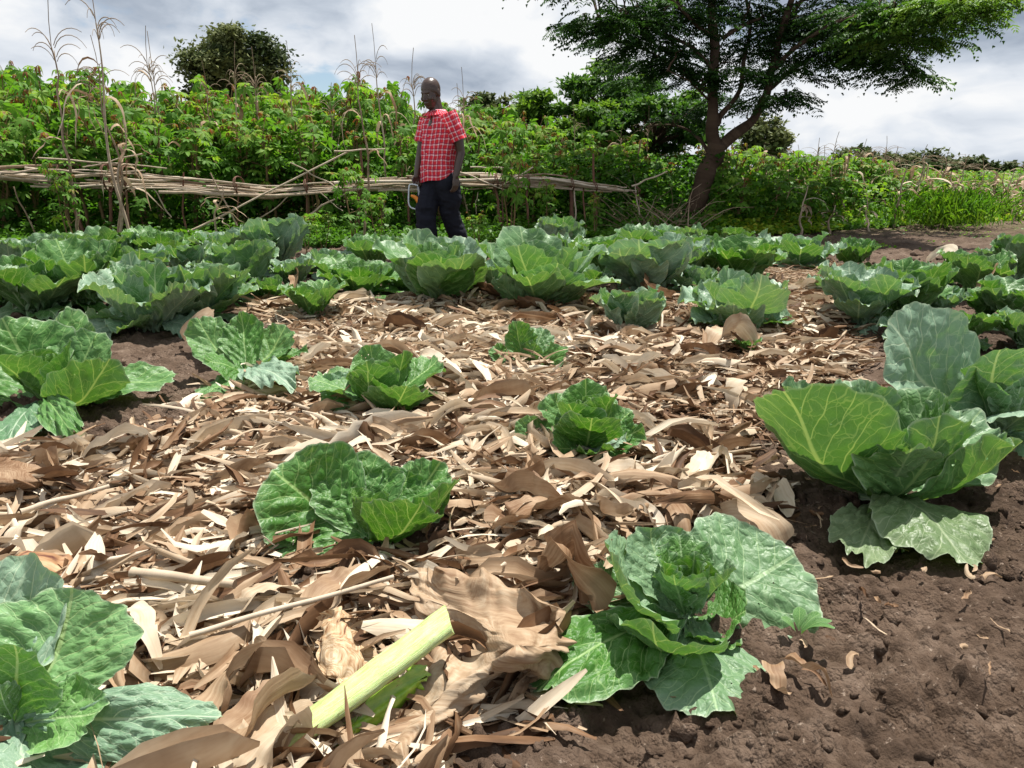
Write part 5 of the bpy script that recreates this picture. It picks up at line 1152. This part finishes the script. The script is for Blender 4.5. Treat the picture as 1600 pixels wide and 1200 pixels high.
limbs.append(limb([(1112, 110), (1085, 75), (1040, 55, -.4), (985, 35, -.8), (960, 40, -.9), (915, 38, -1.0)], 0.06, 0.012))
limbs.append(limb([(1114, 150), (1060, 110, .5), (1000, 75, .9), (940, 60, 1.2)], 0.05, 0.012))
limbs.append(limb([(1130, 60), (1170, 35), (1220, 15, .5), (1300, -20, 1.0)], 0.05, 0.02))
limbs.append(limb([(1208, 110), (1250, 70, -.5), (1320, 30, -1), (1400, 20, -1.4), (1460, 12, -1.7), (1515, 8, -1.9)], 0.06, 0.01))
limbs.append(limb([(1205, 140), (1260, 95, .2), (1320, 70, 0), (1380, 85, -.3), (1430, 115, -.4)], 0.05, 0.008))
limbs.append(limb([(1190, 170), (1215, 155, -.3), (1250, 150, -.5)], 0.03, 0.008))
limbs.append(limb([(1170, 188), (1166, 172), (1160, 165)], 0.018, 0.008))
limbs.append(limb([(1112, 60), (1060, 10, -1), (1010, -20, -1.2), (960, -20, -1.5)], 0.05, 0.012))
limbs.append(limb([(1222, 40), (1270, -10, .8), (1360, -40, 1.3), (1450, -50, 1.6)], 0.05, 0.012))
limbs.append(limb([(1110, 240), (1080, 205, .5), (1040, 195, .9), (1000, 200, 1.2)], 0.05, 0.012))
limbs.append(limb([(1114, 160), (1080, 130, -.5), (1040, 110, -.7)], 0.03, 0.01))
# clusters: px, py, depth, half width px, half height px, sprays, light
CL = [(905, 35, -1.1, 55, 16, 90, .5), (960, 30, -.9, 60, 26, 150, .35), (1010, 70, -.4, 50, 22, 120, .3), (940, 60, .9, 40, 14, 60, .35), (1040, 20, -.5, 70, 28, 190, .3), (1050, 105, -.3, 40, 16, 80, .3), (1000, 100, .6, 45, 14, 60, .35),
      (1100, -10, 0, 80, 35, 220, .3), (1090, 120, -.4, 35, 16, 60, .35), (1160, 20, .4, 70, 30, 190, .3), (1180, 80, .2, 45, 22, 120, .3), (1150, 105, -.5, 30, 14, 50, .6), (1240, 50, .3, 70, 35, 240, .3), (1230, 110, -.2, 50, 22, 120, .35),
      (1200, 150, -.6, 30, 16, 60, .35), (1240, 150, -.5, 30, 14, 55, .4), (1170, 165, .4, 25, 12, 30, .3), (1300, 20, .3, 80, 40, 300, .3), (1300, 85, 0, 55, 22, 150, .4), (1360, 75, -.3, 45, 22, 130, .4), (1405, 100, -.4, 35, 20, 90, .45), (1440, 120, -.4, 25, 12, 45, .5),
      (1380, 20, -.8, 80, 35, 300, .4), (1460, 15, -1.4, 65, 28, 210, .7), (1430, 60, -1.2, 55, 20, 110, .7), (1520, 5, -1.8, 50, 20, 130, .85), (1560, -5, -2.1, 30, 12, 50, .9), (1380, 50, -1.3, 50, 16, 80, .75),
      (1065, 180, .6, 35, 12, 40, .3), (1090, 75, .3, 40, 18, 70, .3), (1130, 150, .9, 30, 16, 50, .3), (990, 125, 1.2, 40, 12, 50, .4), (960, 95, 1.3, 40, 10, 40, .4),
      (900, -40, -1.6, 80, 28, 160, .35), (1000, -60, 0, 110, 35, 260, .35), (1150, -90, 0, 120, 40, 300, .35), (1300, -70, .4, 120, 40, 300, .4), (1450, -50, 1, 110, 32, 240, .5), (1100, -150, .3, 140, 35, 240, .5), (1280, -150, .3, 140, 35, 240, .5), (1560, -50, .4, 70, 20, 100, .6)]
NS = 5; sprv = []
for k in range(NS):
    q = np.random.default_rng(600+k); V = []; m = 9
    for i in range(m):
        s = (i+1)/m; x = 0.26*s; z = -0.10*s*s*q.uniform(.5, 1.4)
        for sd in (-1, 1):
            l = 0.085*math.sin(math.pi*min(1, s*0.8+0.15))*q.uniform(.8, 1.15); w_ = 0.013; f = 0.5
            dx, dyv = l*f, l*sd; b = [x, 0, z]; V += [b, [x+dx*0.5-w_, dyv*0.5, z-0.004], [x+dx, dyv, z-0.018-0.02*q.random()], [x+dx*0.5+w_, dyv*0.5, z-0.004]]
    sprv.append(np.array(V))
fo = MB(); tw = MB(); r = np.random.default_rng(90); allP = np.concatenate(limbs[1:])
for (px, py, dy, hx, hy, n, ti) in CL:
    n = int(n*1.15); k_ = TY/FPX
    u = np.clip(r.normal(0, 0.42, (n, 3)), -.85, .85); px = px+max(0, 1020-px)*0.25-max(0, px-1350)*0.16; n = int(n*(0.62 if 1060 < px < 1270 and py > -20 else 0.85)); u = u[:n]; C0 = T3(px, py, dy)
    P = C0+np.stack([u[:, 0]*hx*k_*1.25, u[:, 1]*hx*k_*0.9, u[:, 2]*hy*k_*0.72-0.25*hy*k_*(np.abs(u[:, 0])/0.42)**1.5*0.5], -1)
    for i in range(n):
        V = sprv[r.integers(NS)]; out = P[i]-C0; az = math.atan2(out[1], out[0])+r.normal(0, .9)
        W3 = rot_to(V*r.uniform(.75, 1.25), az, r.normal(0.10, 0.17))+P[i]
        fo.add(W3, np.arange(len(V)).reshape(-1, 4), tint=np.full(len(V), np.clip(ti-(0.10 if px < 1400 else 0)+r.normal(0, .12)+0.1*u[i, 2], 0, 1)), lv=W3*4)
    for j in range(max(3, n//22)):
        b = P[r.integers(n)]; a = allP[np.argmin(np.linalg.norm(allP-b, axis=1))]; s = np.linspace(0, 1, 6)[:, None]
        Q = a+(b-a)*s+np.array([0, 0, 0.08])*np.sin(s*3.1)+0.03*np.stack([vn(s[:, 0]*5, j), vn(s[:, 0]*5, j+7), 0*s[:, 0]], -1)
        trk.tube(Q, 0.014*(1.15-s[:, 0]), 4, cap=False, tint=np.full(6, .35), lv=Q)
o = trk.build('trunk', M_BARK, e); o.matrix_parent_inverse = Matrix.Translation(-e.location)
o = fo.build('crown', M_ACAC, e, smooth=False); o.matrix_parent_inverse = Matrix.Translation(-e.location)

# ------------------------------------------------------------------ stick fence
fe = empty('stick_fence', Y(0, 285, fence_y(0))*[1, 1, 0]); tag(fe, 'rustic fence of bundled horizontal sticks tied to thin posts behind the cabbages', 'fence')
finv = Matrix.Translation(-fe.location)
def fpart(mb, name, m=M_STICK):
    o = mb.build(name, m, fe); o.matrix_parent_inverse = finv; return o
RAILY = [(-300, 262), (-60, 268), (120, 276), (300, 284), (420, 296), (560, 288), (700, 283), (850, 284), (930, 292), (1005, 298)]
RSP = [(-300, 15), (0, 14), (120, 18), (300, 15), (420, 11), (560, 10), (700, 11), (850, 10), (930, 7), (1005, 4)]
r = np.random.default_rng(31)
for i in range(58):
    x0 = r.uniform(-260, 900) if i > 8 else -260+i*130; x1 = min(x0+r.uniform(180, 430), r.uniform(960, 1008)); off = r.uniform(-1, 1); tl = r.normal(0, 0.5); dyo = r.uniform(-.12, .12)
    n = 16; s = np.linspace(0, 1, n); px = x0+(x1-x0)*s
    P = np.array([Y(a, interp(a, RAILY)+interp(a, RSP)*np.clip(off+tl*(b-.5), -1.2, 1.2), fence_y(a)+dyo) for a, b in zip(px, s)])
    P[:, 2] += 0.026*vn(s*4, i, 0, 3)+0.006*vn(s*14, i, 0, 5); P[:, 1] += 0.02*vn(s*4, i+3, 0, 4)
    mb = MB(); mb.tube(P, (0.014 if i % 5 else 0.020)*r.uniform(.6, 1.1)*(1.1-0.45*s)*(1+.12*vn(s*20, i)), 6, tint=np.full(n, np.clip(r.normal(.72, .17), .1, 1)), lv=P*2); fpart(mb, 'rail')
def fstick(a, b, rad, tint, name, m=M_STICK, dy=0.0, dy2=None):
    A = Y(a[0], a[1], fence_y(a[0])+dy); B = Y(b[0], b[1], fence_y(b[0])+(dy if dy2 is None else dy2))
    s = np.linspace(0, 1, 14)[:, None]; P = A+(B-A)*s; P[:, 0] += 0.018*vn(s[:, 0]*4, a[0]); P[:, 2] += 0.008*vn(s[:, 0]*5, a[1])
    mb = MB(); mb.tube(P, rad*(1.05-0.3*s[:, 0])*(1+0.12*vn(s[:, 0]*17, a[0])), 7, tint=np.full(14, tint), lv=P*2); fpart(mb, name, m)
for a, b, rad, ti in [((138, 398), (100, 262), .022, .5), ((178, 392), (168, 255), .019, .45), ((202, 392), (196, 250), .014, .6), ((290, 388), (285, 270), .012, .4), ((368, 388), (372, 285), .012, .4), ((482, 385), (480, 270), .014, .4), ((560, 385), (566, 230), .017, .35),
        ((792, 392), (770, 280), .020, .55), ((824, 385), (824, 280), .018, .5), ((786, 380), (784, 284), .012, .2), ((895, 375), (890, 285), .030, .25), ((900, 372), (896, 288), .012, .85), ((932, 372), (928, 240), .017, .4), ((915, 372), (910, 290), .012, .5), ((1000, 372), (994, 290), .010, .9), ((-80, 395), (-85, 255), .02, .5), ((700, 385), (702, 275), .018, .4), ((640, 385), (638, 275), .016, .4)]:
    fstick(a, b, rad, ti, 'post', M_POST if ti < .7 else M_STICK, dy=r.uniform(-.06, .06))
for a, b, rad, ti in [((268, 376), (545, 237), .013, .75), ((350, 385), (455, 305), .009, .6), ((470, 342), (545, 298), .012, .7), ((530, 295), (455, 255), .009, .7), ((385, 385), (330, 270), .010, .6), ((498, 300), (535, 330), .006, .8), ((735, 262), (800, 262), .008, .85), ((720, 268), (795, 300), .010, .8), ((835, 262), (780, 290), .010, .8), ((985, 292), (1042, 268), .011, .8),
        ((520, 237), (600, 232), .010, .8), ((60, 380), (20, 290), .009, .4), ((745, 300), (742, 335), .005, .8), ((270, 340), (235, 290), .008, .7), ((220, 240), (130, 262), .008, .8), ((60, 247), (260, 262), .009, .75)]:
    fstick(a, b, rad, ti, 'brace', dy=-.16, dy2=-.1)
for px in (102, 168, 200, 372, 480, 566, 702, 775, 824, 892, 928, 994):       # bark lashings round rails and posts
    mb = MB(); a_ = np.linspace(0, 12.5, 40); hh = interp(px, RSP)*KPX(px) if False else interp(px, RSP)*fence_y(px)/FPX
    c_ = Y(px, interp(px, RAILY), fence_y(px)); mb.tube(c_+np.stack([0.02*np.cos(a_)*0+0.012*np.sin(a_*2.1)+a_*0.002, 0.15*np.cos(a_), hh*1.15*np.sin(a_)], -1), 0.006, 5, tint=np.full(40, .25), lv=np.zeros((40, 3))); fpart(mb, 'lashing', M_POST)

# ------------------------------------------------------------------ the man
MY = 7.06; KX = MY/FPX
MO = Y(690, 285, MY); MO[2] = 0.0
FW = np.array([-0.76, -0.65, 0.0]); LF = np.array([0.65, -0.76, 0.0]); UPV = np.array([0, 0, 1.0])
def PX(px, py, dy=0.0):                          # a point of the figure from its pixel, dy metres behind the figure's plane
    return Y(px, py, MY+dy)-MO
man = empty('person', MO); tag(man, 'man in a red checked short sleeved shirt and dark trousers walking behind the cabbages', 'person')
def ball(mb, c, r_, fw=None, n=14):
    """ellipsoid with radii (side, forward, up)"""
    r_ = np.broadcast_to(r_, (3,)); th = np.linspace(0.0001, np.pi-0.0001, n); ph = np.arange(2*n)/(2*n)*2*np.pi
    f = FW if fw is None else np.array(fw, float); f = f/np.linalg.norm(f); l = np.cross(UPV, f); l /= np.linalg.norm(l); u = np.cross(f, l)
    T_, P_ = np.meshgrid(th, ph, indexing='ij')
    V = (np.sin(T_)*np.cos(P_))[..., None]*l*r_[0]+(np.sin(T_)*np.sin(P_))[..., None]*f*r_[1]+np.cos(T_)[..., None]*u*r_[2]+np.asarray(c)
    i = np.arange(n-1)[:, None]*(2*n); j = np.arange(2*n)[None]; j2 = (j+1) % (2*n)
    mb.add(V, np.stack([i+j, i+2*n+j, i+2*n+j2, i+j2], -1).reshape(-1, 4))
def cap(mb, pts, rr, seg=12):
    pts = np.array(pts, float); n = max(8, 6*len(pts)); P = crom(pts, n); q = np.interp(np.linspace(0, 1, n), np.linspace(0, 1, len(rr)), rr)
    mb.tube(P, q, seg); ball(mb, P[0], rr[0], n=8); ball(mb, P[-1], rr[-1], n=8)
def fuse(mb, name, m, voxel, smooth=6, parent=man, disp=None):
    o = mb.build(name, m, None); md = o.modifiers.new('r', 'REMESH'); md.mode = 'VOXEL'; md.voxel_size = voxel; md.use_smooth_shade = True
    if smooth: s_ = o.modifiers.new('s', 'SMOOTH'); s_.iterations = smooth; s_.factor = 0.5
    dg = bpy.context.evaluated_depsgraph_get(); me = bpy.data.meshes.new_from_object(o.evaluated_get(dg)); me.name = name
    old = o.data; o.modifiers.clear(); o.data = me; bpy.data.meshes.remove(old)
    if disp:
        n = len(me.vertices); co = np.empty(n*3, np.float32); me.vertices.foreach_get('co', co); no = np.empty(n*3, np.float32); me.vertices.foreach_get('normal', no)
        co = co.reshape(-1, 3); no = no.reshape(-1, 3); co += no*disp(co)[:, None]; me.vertices.foreach_set('co', co.ravel()); me.update()
    me.polygons.foreach_set('use_smooth', np.ones(len(me.polygons), bool))
    o.parent = parent; return o
def plain(name, col, rough, spec=0.4, bs=None, bscale=60):
    m, t = mat(name); tcx = t.n('TexCoord').outputs['Object']; nz = t.noise(tcx, bscale, 4, 0.6)
    c = t.mix(t.m('MULTIPLY', nz, 0.5), col, tuple(v*0.62 for v in col))
    p = t.n('BsdfPrincipled', i={'Base Color': c, 'Roughness': rough, 'Specular IOR Level': spec, 'Normal': t.bump(nz, 0.4, bs or 0.001)}); finish(t, p.outputs[0]); return m
M_SKIN = plain('dark_skin', (0.065, 0.037, 0.027), 0.33, 0.5)
M_TROU = plain('navy_cloth', (0.012, 0.013, 0.022), 0.85, 0.2, 0.002, 25)
M_SHOE = plain('shoe_leather', (0.02, 0.015, 0.012), 0.5)
M_HAIR = plain('short_hair', (0.022, 0.016, 0.013), 0.8, 0.25)
M_EYE = plain('eye_white', (0.45, 0.40, 0.36), 0.3)
M_WHITE = plain('white_metal', (0.62, 0.68, 0.75), 0.4)
M_ORNG = plain('orange_plastic', (0.75, 0.24, 0.02), 0.4)
M_STEEL = plain('steel_blade', (0.3, 0.31, 0.33), 0.35)
M_BUTT = plain('button', (0.7, 0.66, 0.62), 0.4)
m, t = mat('checked_cloth')
lv = t.n('Attribute', attribute_name='lv').outputs['Vector']; lv = t.vadd(lv, t.vmul(t.noise(lv, 5.5, 3, 0.6, out=1), (0.045, 0.045, 0))); sp = t.n('SeparateXYZ', i={0: lv})
def band(v, per, ph, w0, w1):
    f = t.m('ABSOLUTE', t.m('SUBTRACT', t.m('FRACT', t.m('ADD', t.m('DIVIDE', v, per), ph)), 0.5)); return t.m('SUBTRACT', 1.0, t.mapr(f, w0, w1))
U_, V_ = sp.outputs[0], sp.outputs[1]
wh = t.m('MAXIMUM', t.m('MULTIPLY', band(U_, 0.046, 0.1, 0.09, 0.14), .62), t.m('MULTIPLY', band(V_, 0.046, 0.3, 0.08, 0.13), .62))
nv = t.m('MAXIMUM', t.m('MULTIPLY', band(U_, 0.046, 0.36, 0.05, 0.10), .75), t.m('MULTIPLY', band(V_, 0.046, 0.56, 0.05, 0.10), .75))
both = t.m('MULTIPLY', band(U_, 0.046, 0.1, 0.09, 0.14), band(V_, 0.046, 0.3, 0.08, 0.13))
c = t.mix(t.m('MULTIPLY', wh, 0.85), (0.72, 0.035, 0.05), (0.80, 0.52, 0.58)); c = t.mix(t.m('MULTIPLY', both, .8), c, (0.85, 0.78, 0.82)); c = t.mix(t.m('MULTIPLY', nv, 0.72), c, (0.10, 0.035, 0.10))
nz = t.noise(t.vmul(lv, (30, 30, 30)), 1.0, 4, 0.6)
finish(t, leafy(t, c, 0.85, 0.12, c, t.bump(nz, 0.4, 0.003), 0.15)); M_CHECK = m

# body: one fused skin surface
b = MB()
HC = PX(673, 145, -0.01); HF = np.array([-0.50, -0.80, -0.33]); HF /= np.linalg.norm(HF); HL = np.cross(UPV, HF); HL /= np.linalg.norm(HL); HU = np.cross(HF, HL)
HS = 1.09
def hp(l, f, u): return HC+(HL*l+HF*f+HU*u)*HS
ball(b, hp(0, -0.012, 0.030), (0.081, 0.101, 0.097), HF); ball(b, hp(0, 0.028, -0.030), (0.070, 0.072, 0.10), HF); ball(b, hp(0, 0.045, -0.092), (0.046, 0.040, 0.032), HF)
ball(b, hp(0, 0.072, 0.020), (0.050, 0.019, 0.012), HF)                              # brow
for sd in (-1, 1):
    ball(b, hp(sd*0.040, 0.062, -0.030), (0.024, 0.026, 0.024), HF)                   # cheek
    ball(b, hp(sd*0.074, -0.010, -0.010), (0.012, 0.022, 0.036), HF)                  # ear
    ball(b, hp(sd*0.012, 0.094, -0.034), (0.010, 0.010, 0.008), HF, 8)                # nostril
cap(b, [hp(0, 0.082, 0.010), hp(0, 0.098, -0.012), hp(0, 0.106, -0.030)], [0.009, 0.010, 0.013], 10)
ball(b, hp(0, 0.088, -0.058), (0.026, 0.013, 0.0075), HF); ball(b, hp(0, 0.084, -0.072), (0.023, 0.013, 0.0085), HF)
NK = PX(682, 174, 0.02); ch = PX(688, 197, 0.02); pel = PX(686, 285, 0.02)
cap(b, [hp(0, -0.02, -0.05), NK, PX(686, 188, .02)], [0.062, 0.064, 0.078])
cap(b, [PX(668, 190, .12)+[0, 0, -.02], ch, PX(708, 187, -.10)+[0, 0, -.02]], [0.045, 0.092, 0.042])
cap(b, [ch, PX(686, 240, .02), pel], [0.115, 0.120, 0.125])
SHL = PX(710, 190, -.13); ELL = PX(720, 239, -.10); WRL = PX(712, 275, -.17); SHR = PX(665, 192, .15); ELR = PX(656, 245, .13); WRR = PX(651, 275, .02)
cap(b, [SHL, (SHL+ELL)/2+[.004, 0, 0], ELL], [0.043, 0.046, 0.040]); cap(b, [ELL, (ELL+WRL)/2, WRL], [0.041, 0.039, 0.026])
cap(b, [SHR, ELR], [0.046, 0.040]); cap(b, [ELR, (ELR+WRR)/2, WRR], [0.040, 0.037, 0.026])
def hand(W, D, palm_n, curl, grip=None):
    """palm and five fingers; D points down the hand, palm_n the palm's facing"""
    D = D/np.linalg.norm(D); pn = palm_n-(palm_n@D)*D; pn /= np.linalg.norm(pn); sdv = np.cross(D, pn)
    for o_ in (-0.026, -0.009, 0.009, 0.026): cap(b, [W+D*0.005+sdv*o_*0.6, W+D*0.05+sdv*o_, W+D*0.088+sdv*o_], [0.014, 0.0145, 0.0115], 8)
    for k, (o_, l_) in enumerate(((-0.030, .062), (-0.010, .076), (0.011, .080), (0.031, .068))):
        p0 = W+D*0.086+sdv*o_; pts = [p0]; a = 0.25*curl
        for seg_, fr in enumerate((.45, .32, .23)):
            a += curl*(0.75+.08*k); pts.append(pts[-1]+(D*math.cos(a)+pn*math.sin(a))*l_*fr*1.0)
        cap(b, pts, [0.0100, 0.0092, 0.0078], 8)
    p0 = W+D*0.022+sdv*-0.028*-1; p0 = W+D*0.024+sdv*0.030
    cap(b, [p0, p0+sdv*0.020+D*0.020+pn*0.012, p0+sdv*0.026+D*0.044+pn*0.026, p0+sdv*0.020+D*0.064+pn*0.034], [0.014, 0.0115, 0.0098, 0.0085], 8)
hand(WRL, np.array([-.02, -.05, -1.0]), -LF*1.0+FW*.2, 0.42)
hand(WRR, np.array([-.05, -.25, -1.0]), LF*1.0, 1.05)
# bare ankles inside the trousers, feet inside the shoes
HPL = PX(699, 286, -.05); HPR = PX(676, 286, .08); KNF = PX(667, 333, -.04); ANF = PX(668, 386, -.02); KNB = PX(704, 335, .03); ANB = PX(720, 379, .12)
cap(b, [HPR, KNF, ANF], [0.085, 0.055, 0.038]); cap(b, [HPL, KNB, ANB], [0.085, 0.055, 0.038])
body = fuse(b, 'body', M_SKIN, 0.0052, 3)
for sd in (-1, 1):
    mb = MB(); ball(mb, hp(sd*0.029, 0.0795, 0.0005), (0.0105, 0.006, 0.0045), HF, 8); eye = mb.build('eye', M_EYE, man)
    mb = MB(); ball(mb, hp(sd*0.029+0.001, 0.0835, 0.0003), (0.0042, 0.003, 0.0040), HF, 8); mb.build('pupil', M_HAIR, eye)
# close cropped hair: a thin shell over the back and top of the skull
mb = MB(); n = 26; th = np.linspace(0.02, 1.75, n); ph = np.arange(40)/40*2*np.pi; T_, P_ = np.meshgrid(th, ph, indexing='ij')
lim = 0.62+1.0*(0.5-0.5*np.sin(P_)); T_ = T_/1.75*lim
V = hp(0, -0.012, 0.030)+(0.988-0.03*(T_/lim)**3)[..., None]*((np.sin(T_)*np.cos(P_))[..., None]*HL*0.0815+(np.sin(T_)*np.sin(P_))[..., None]*HF*0.1012+np.cos(T_)[..., None]*HU*0.0975)
i = np.arange(n-1)[:, None]*40; j = np.arange(40)[None]; j2 = (j+1) % 40; mb.add(V, np.stack([i+j, i+40+j, i+40+j2, i+j2], -1).reshape(-1, 4)); mb.build('hair', M_HAIR, man)

# shirt: lofted rings round the trunk, short sleeves, collar, placket buttons
def ringloft(cs, ra, rb, fws, ns=56, hem=None, seed=0, wr=0.006, u0=0.0):
    n = len(cs); a = np.arange(ns+1)/ns*2*np.pi-np.pi/2*0; mb = MB(); V = np.zeros((n, ns+1, 3)); lvv = np.zeros((n, ns+1, 3)); vv = 0
    for k in range(n):
        l = fws[k][0]; f = fws[k][1]; e_ = 0.82
        ca, sa_ = np.cos(a), np.sin(a)
        V[k] = cs[k]+(np.sign(ca)*np.abs(ca)**e_)[:, None]*l*ra[k]+(np.sign(sa_)*np.abs(sa_)**e_)[:, None]*f*rb[k]
        if k: vv += np.linalg.norm(cs[k]-cs[k-1])
        lvv[k, :, 0] = a*(ra[k]+rb[k])/2*0+a*u0; lvv[k, :, 1] = vv
    q = np.linspace(0, 1, n)[:, None]
    ctr = np.array(cs)[:, None]; N_ = V-ctr; N_ /= np.linalg.norm(N_, axis=-1)[..., None]
    w_ = wr*(fbm(np.cos(a)[None]*2.2+q*1.2+seed, np.sin(a)[None]*2.2, q*5.5, 3, 66)+0.8*np.sin(a[None]*5+q*7+2*vn(q*3, a[None]*0+seed))*q)
    V += N_*w_[..., None]; V[:, -1] = V[:, 0]
    mb.add(V, quadgrid(n, ns+1), lv=lvv.reshape(-1, 3)); return mb, V
def lerp(a, b, s): return a+(b-a)*s
frames = [(PX(683, 173, .02), .074, .070), (PX(684, 179, .02), .100, .078), (PX(687, 184, .02), .175, .092), (PX(687, 195, .02), .208, .118), (PX(687, 215, .02), .196, .128), (PX(686, 235, .02), .186, .135), (PX(685, 255, .02), .182, .140), (PX(684, 270, .02), .186, .142), (PX(684, 281, .02), .190, .144)]
n = 60; C_ = crom([f[0] for f in frames], n); ra = np.interp(np.linspace(0, 8, n), range(9), [f[1] for f in frames]); rb = np.interp(np.linspace(0, 8, n), range(9), [f[2] for f in frames])
mb, V = ringloft(C_, ra, rb, [(LF, FW)]*n, seed=3, wr=0.012, u0=0.16)
a = np.arange(57)/56*2*np.pi; hemz = 0.022*np.cos(2*a)+0.012*np.cos(a*4+1)         # shirt tails hang lower front and back
Vf = mb.V[0].reshape(n, 57, 3); qq = sstep(0.75, 1.0, np.linspace(0, 1, n))[:, None]; Vf[..., 2] -= qq*(-hemz)[None]*-1*-1; mb.V[0] = Vf.reshape(-1, 3)
shirt = mb.build('shirt', M_CHECK, man)
def sleeve(A, B, r0, r1, seed, ext=1.0):
    n = 18; D = (B-A)/np.linalg.norm(B-A); f = np.cross(D, LF); f /= np.linalg.norm(f); l = np.cross(f, D)
    cs = [A+(B-A)*s for s in np.linspace(0, 1, n)]; rr = np.linspace(r0, r1, n)*(1-0.08*np.exp(-np.linspace(0, 1, n)*14))
    mb, _ = ringloft(cs, rr, rr*0.95, [(l, f)]*n, ns=30, seed=seed, wr=0.005, u0=0.075); mb.build('sleeve', M_CHECK, shirt)
sleeve(SHL+(SHL-ELL)*0.24+[-.050, 0.01, 0.008], lerp(SHL, ELL, .60)+[0.002, 0, 0], 0.079, 0.077, 5); sleeve(SHR+(SHR-ELR)*0.1+[.01, 0, 0], lerp(SHR, ELR, .58), 0.072, 0.073, 9)
for sd, (x0, x1) in ((1, (0, 1)), (-1, (0, 1))):
    mb = MB(); n = 12; V = []
    for q in np.linspace(0, 1, n):
        a_ = math.radians(200-195*q) if sd > 0 else math.radians(-20+195*q-0)
        a_ = math.radians(270-170*q) if sd > 0 else math.radians(270+170*q)
        base = PX(683, 175, .02)+(-LF*math.cos(a_)*-1)*0.076+FW*math.sin(a_)*0.074
        hgt = 0.030+0.0*q; out = 0.014+0.03*q*q
        top = base+UPV*(0.026-0.014*q)*1.0; fl = base+(base-PX(683, 175, .02))*(0.35+0.55*q)+UPV*(-0.016-0.030*q*q)
        V += [base-UPV*.012, top, fl]
    mb.add(np.array(V), quadgrid(n, 3), lv=np.array([[k*0.02, (k % 3)*0.03, 0] for k in range(len(V))], float)); mb.build('collar', M_CHECK, shirt)
for k in range(5):
    q = 0.16+0.17*k; c0 = C_[int(q*59)]; mb = MB(); ball(mb, c0+FW*(rb[int(q*59)]+0.004)+LF*0.004, 0.0055, n=6); mb.build('button', M_BUTT, shirt)
# trousers
b = MB(); cap(b, [PX(674, 284, .09), PX(686, 281, .02), PX(699, 284, -.05)], [0.112, 0.125, 0.112]); cap(b, [PX(686, 268, .02), PX(686, 284, .02)], [0.115, 0.13])
cap(b, [HPR, lerp(HPR, KNF, .5)+[-.012, -.02, 0], KNF+[-.01, 0, 0], lerp(KNF, ANF, .6), ANF+[0, 0, .01]], [0.118, 0.112, 0.100, 0.098, 0.092]); cap(b, [HPL, lerp(HPL, KNB, .5)+[.008, 0, 0], KNB, lerp(KNB, ANB, .6), ANB+[0, 0, .01]], [0.115, 0.105, 0.092, 0.090, 0.085])
fuse(b, 'trousers', M_TROU, 0.008, 5, disp=lambda co: 0.010*fbm(co[:, 0]*7+co[:, 2]*5, co[:, 1]*7, co[:, 2]*15, 3, 55).astype(np.float32)*(0.4+sstep(1.0, 0.2, co[:, 2])))
for A_, f in ((ANF, FW), (ANB, FW)):
    b = MB(); cap(b, [A_*[1, 1, 0]+[0, 0, .05]-f*.05, A_*[1, 1, 0]+[0, 0, .05]+f*.08, A_*[1, 1, 0]+[0, 0, .035]+f*.17], [0.045, 0.045, 0.035]); fuse(b, 'shoe', M_SHOE, 0.008, 3)
# hacksaw in the right hand
sw = empty('hacksaw', MO+PX(645, 300, -.05)); tag(sw, 'hacksaw with pale bow frame and orange grip held in the man\'s lowered hand', 'saw')
sinv = Matrix.Translation(-sw.location)
def sp_(mb, nm, m_): o = mb.build(nm, m_, sw); o.matrix_parent_inverse = sinv; return o
g = lambda a, b_, d=-.06: MO+PX(a, b_, d)
mb = MB(); mb.tube(crom([g(653, 290), g(645, 288), g(639.5, 290), g(638.5, 305), g(638.5, 317), g(642, 324), g(650, 327), g(659, 329.5)], 40), 0.0065, 8); sp_(mb, 'frame', M_WHITE)
mb = MB(); P = crom([g(642, 305.5), g(648, 308), g(653, 313), g(655, 319)], 12); mb.tube(P, [0.010, .013, .015, .017, .018, .019, .020, .022, .024, .022, .018, .012], 8); sp_(mb, 'grip', M_ORNG)
mb = MB(); A_, B_ = g(653, 291), g(659, 329); d = np.array([0.009, 0, 0]); e_ = np.array([0, .001, 0])
mb.add([A_-d-e_, A_+d-e_, B_+d-e_, B_-d-e_, A_-d+e_, A_+d+e_, B_+d+e_, B_-d+e_], [[0, 1, 2, 3], [7, 6, 5, 4], [0, 4, 5, 1], [1, 5, 6, 2], [2, 6, 7, 3], [3, 7, 4, 0]]); sp_(mb, 'blade', M_STEEL)
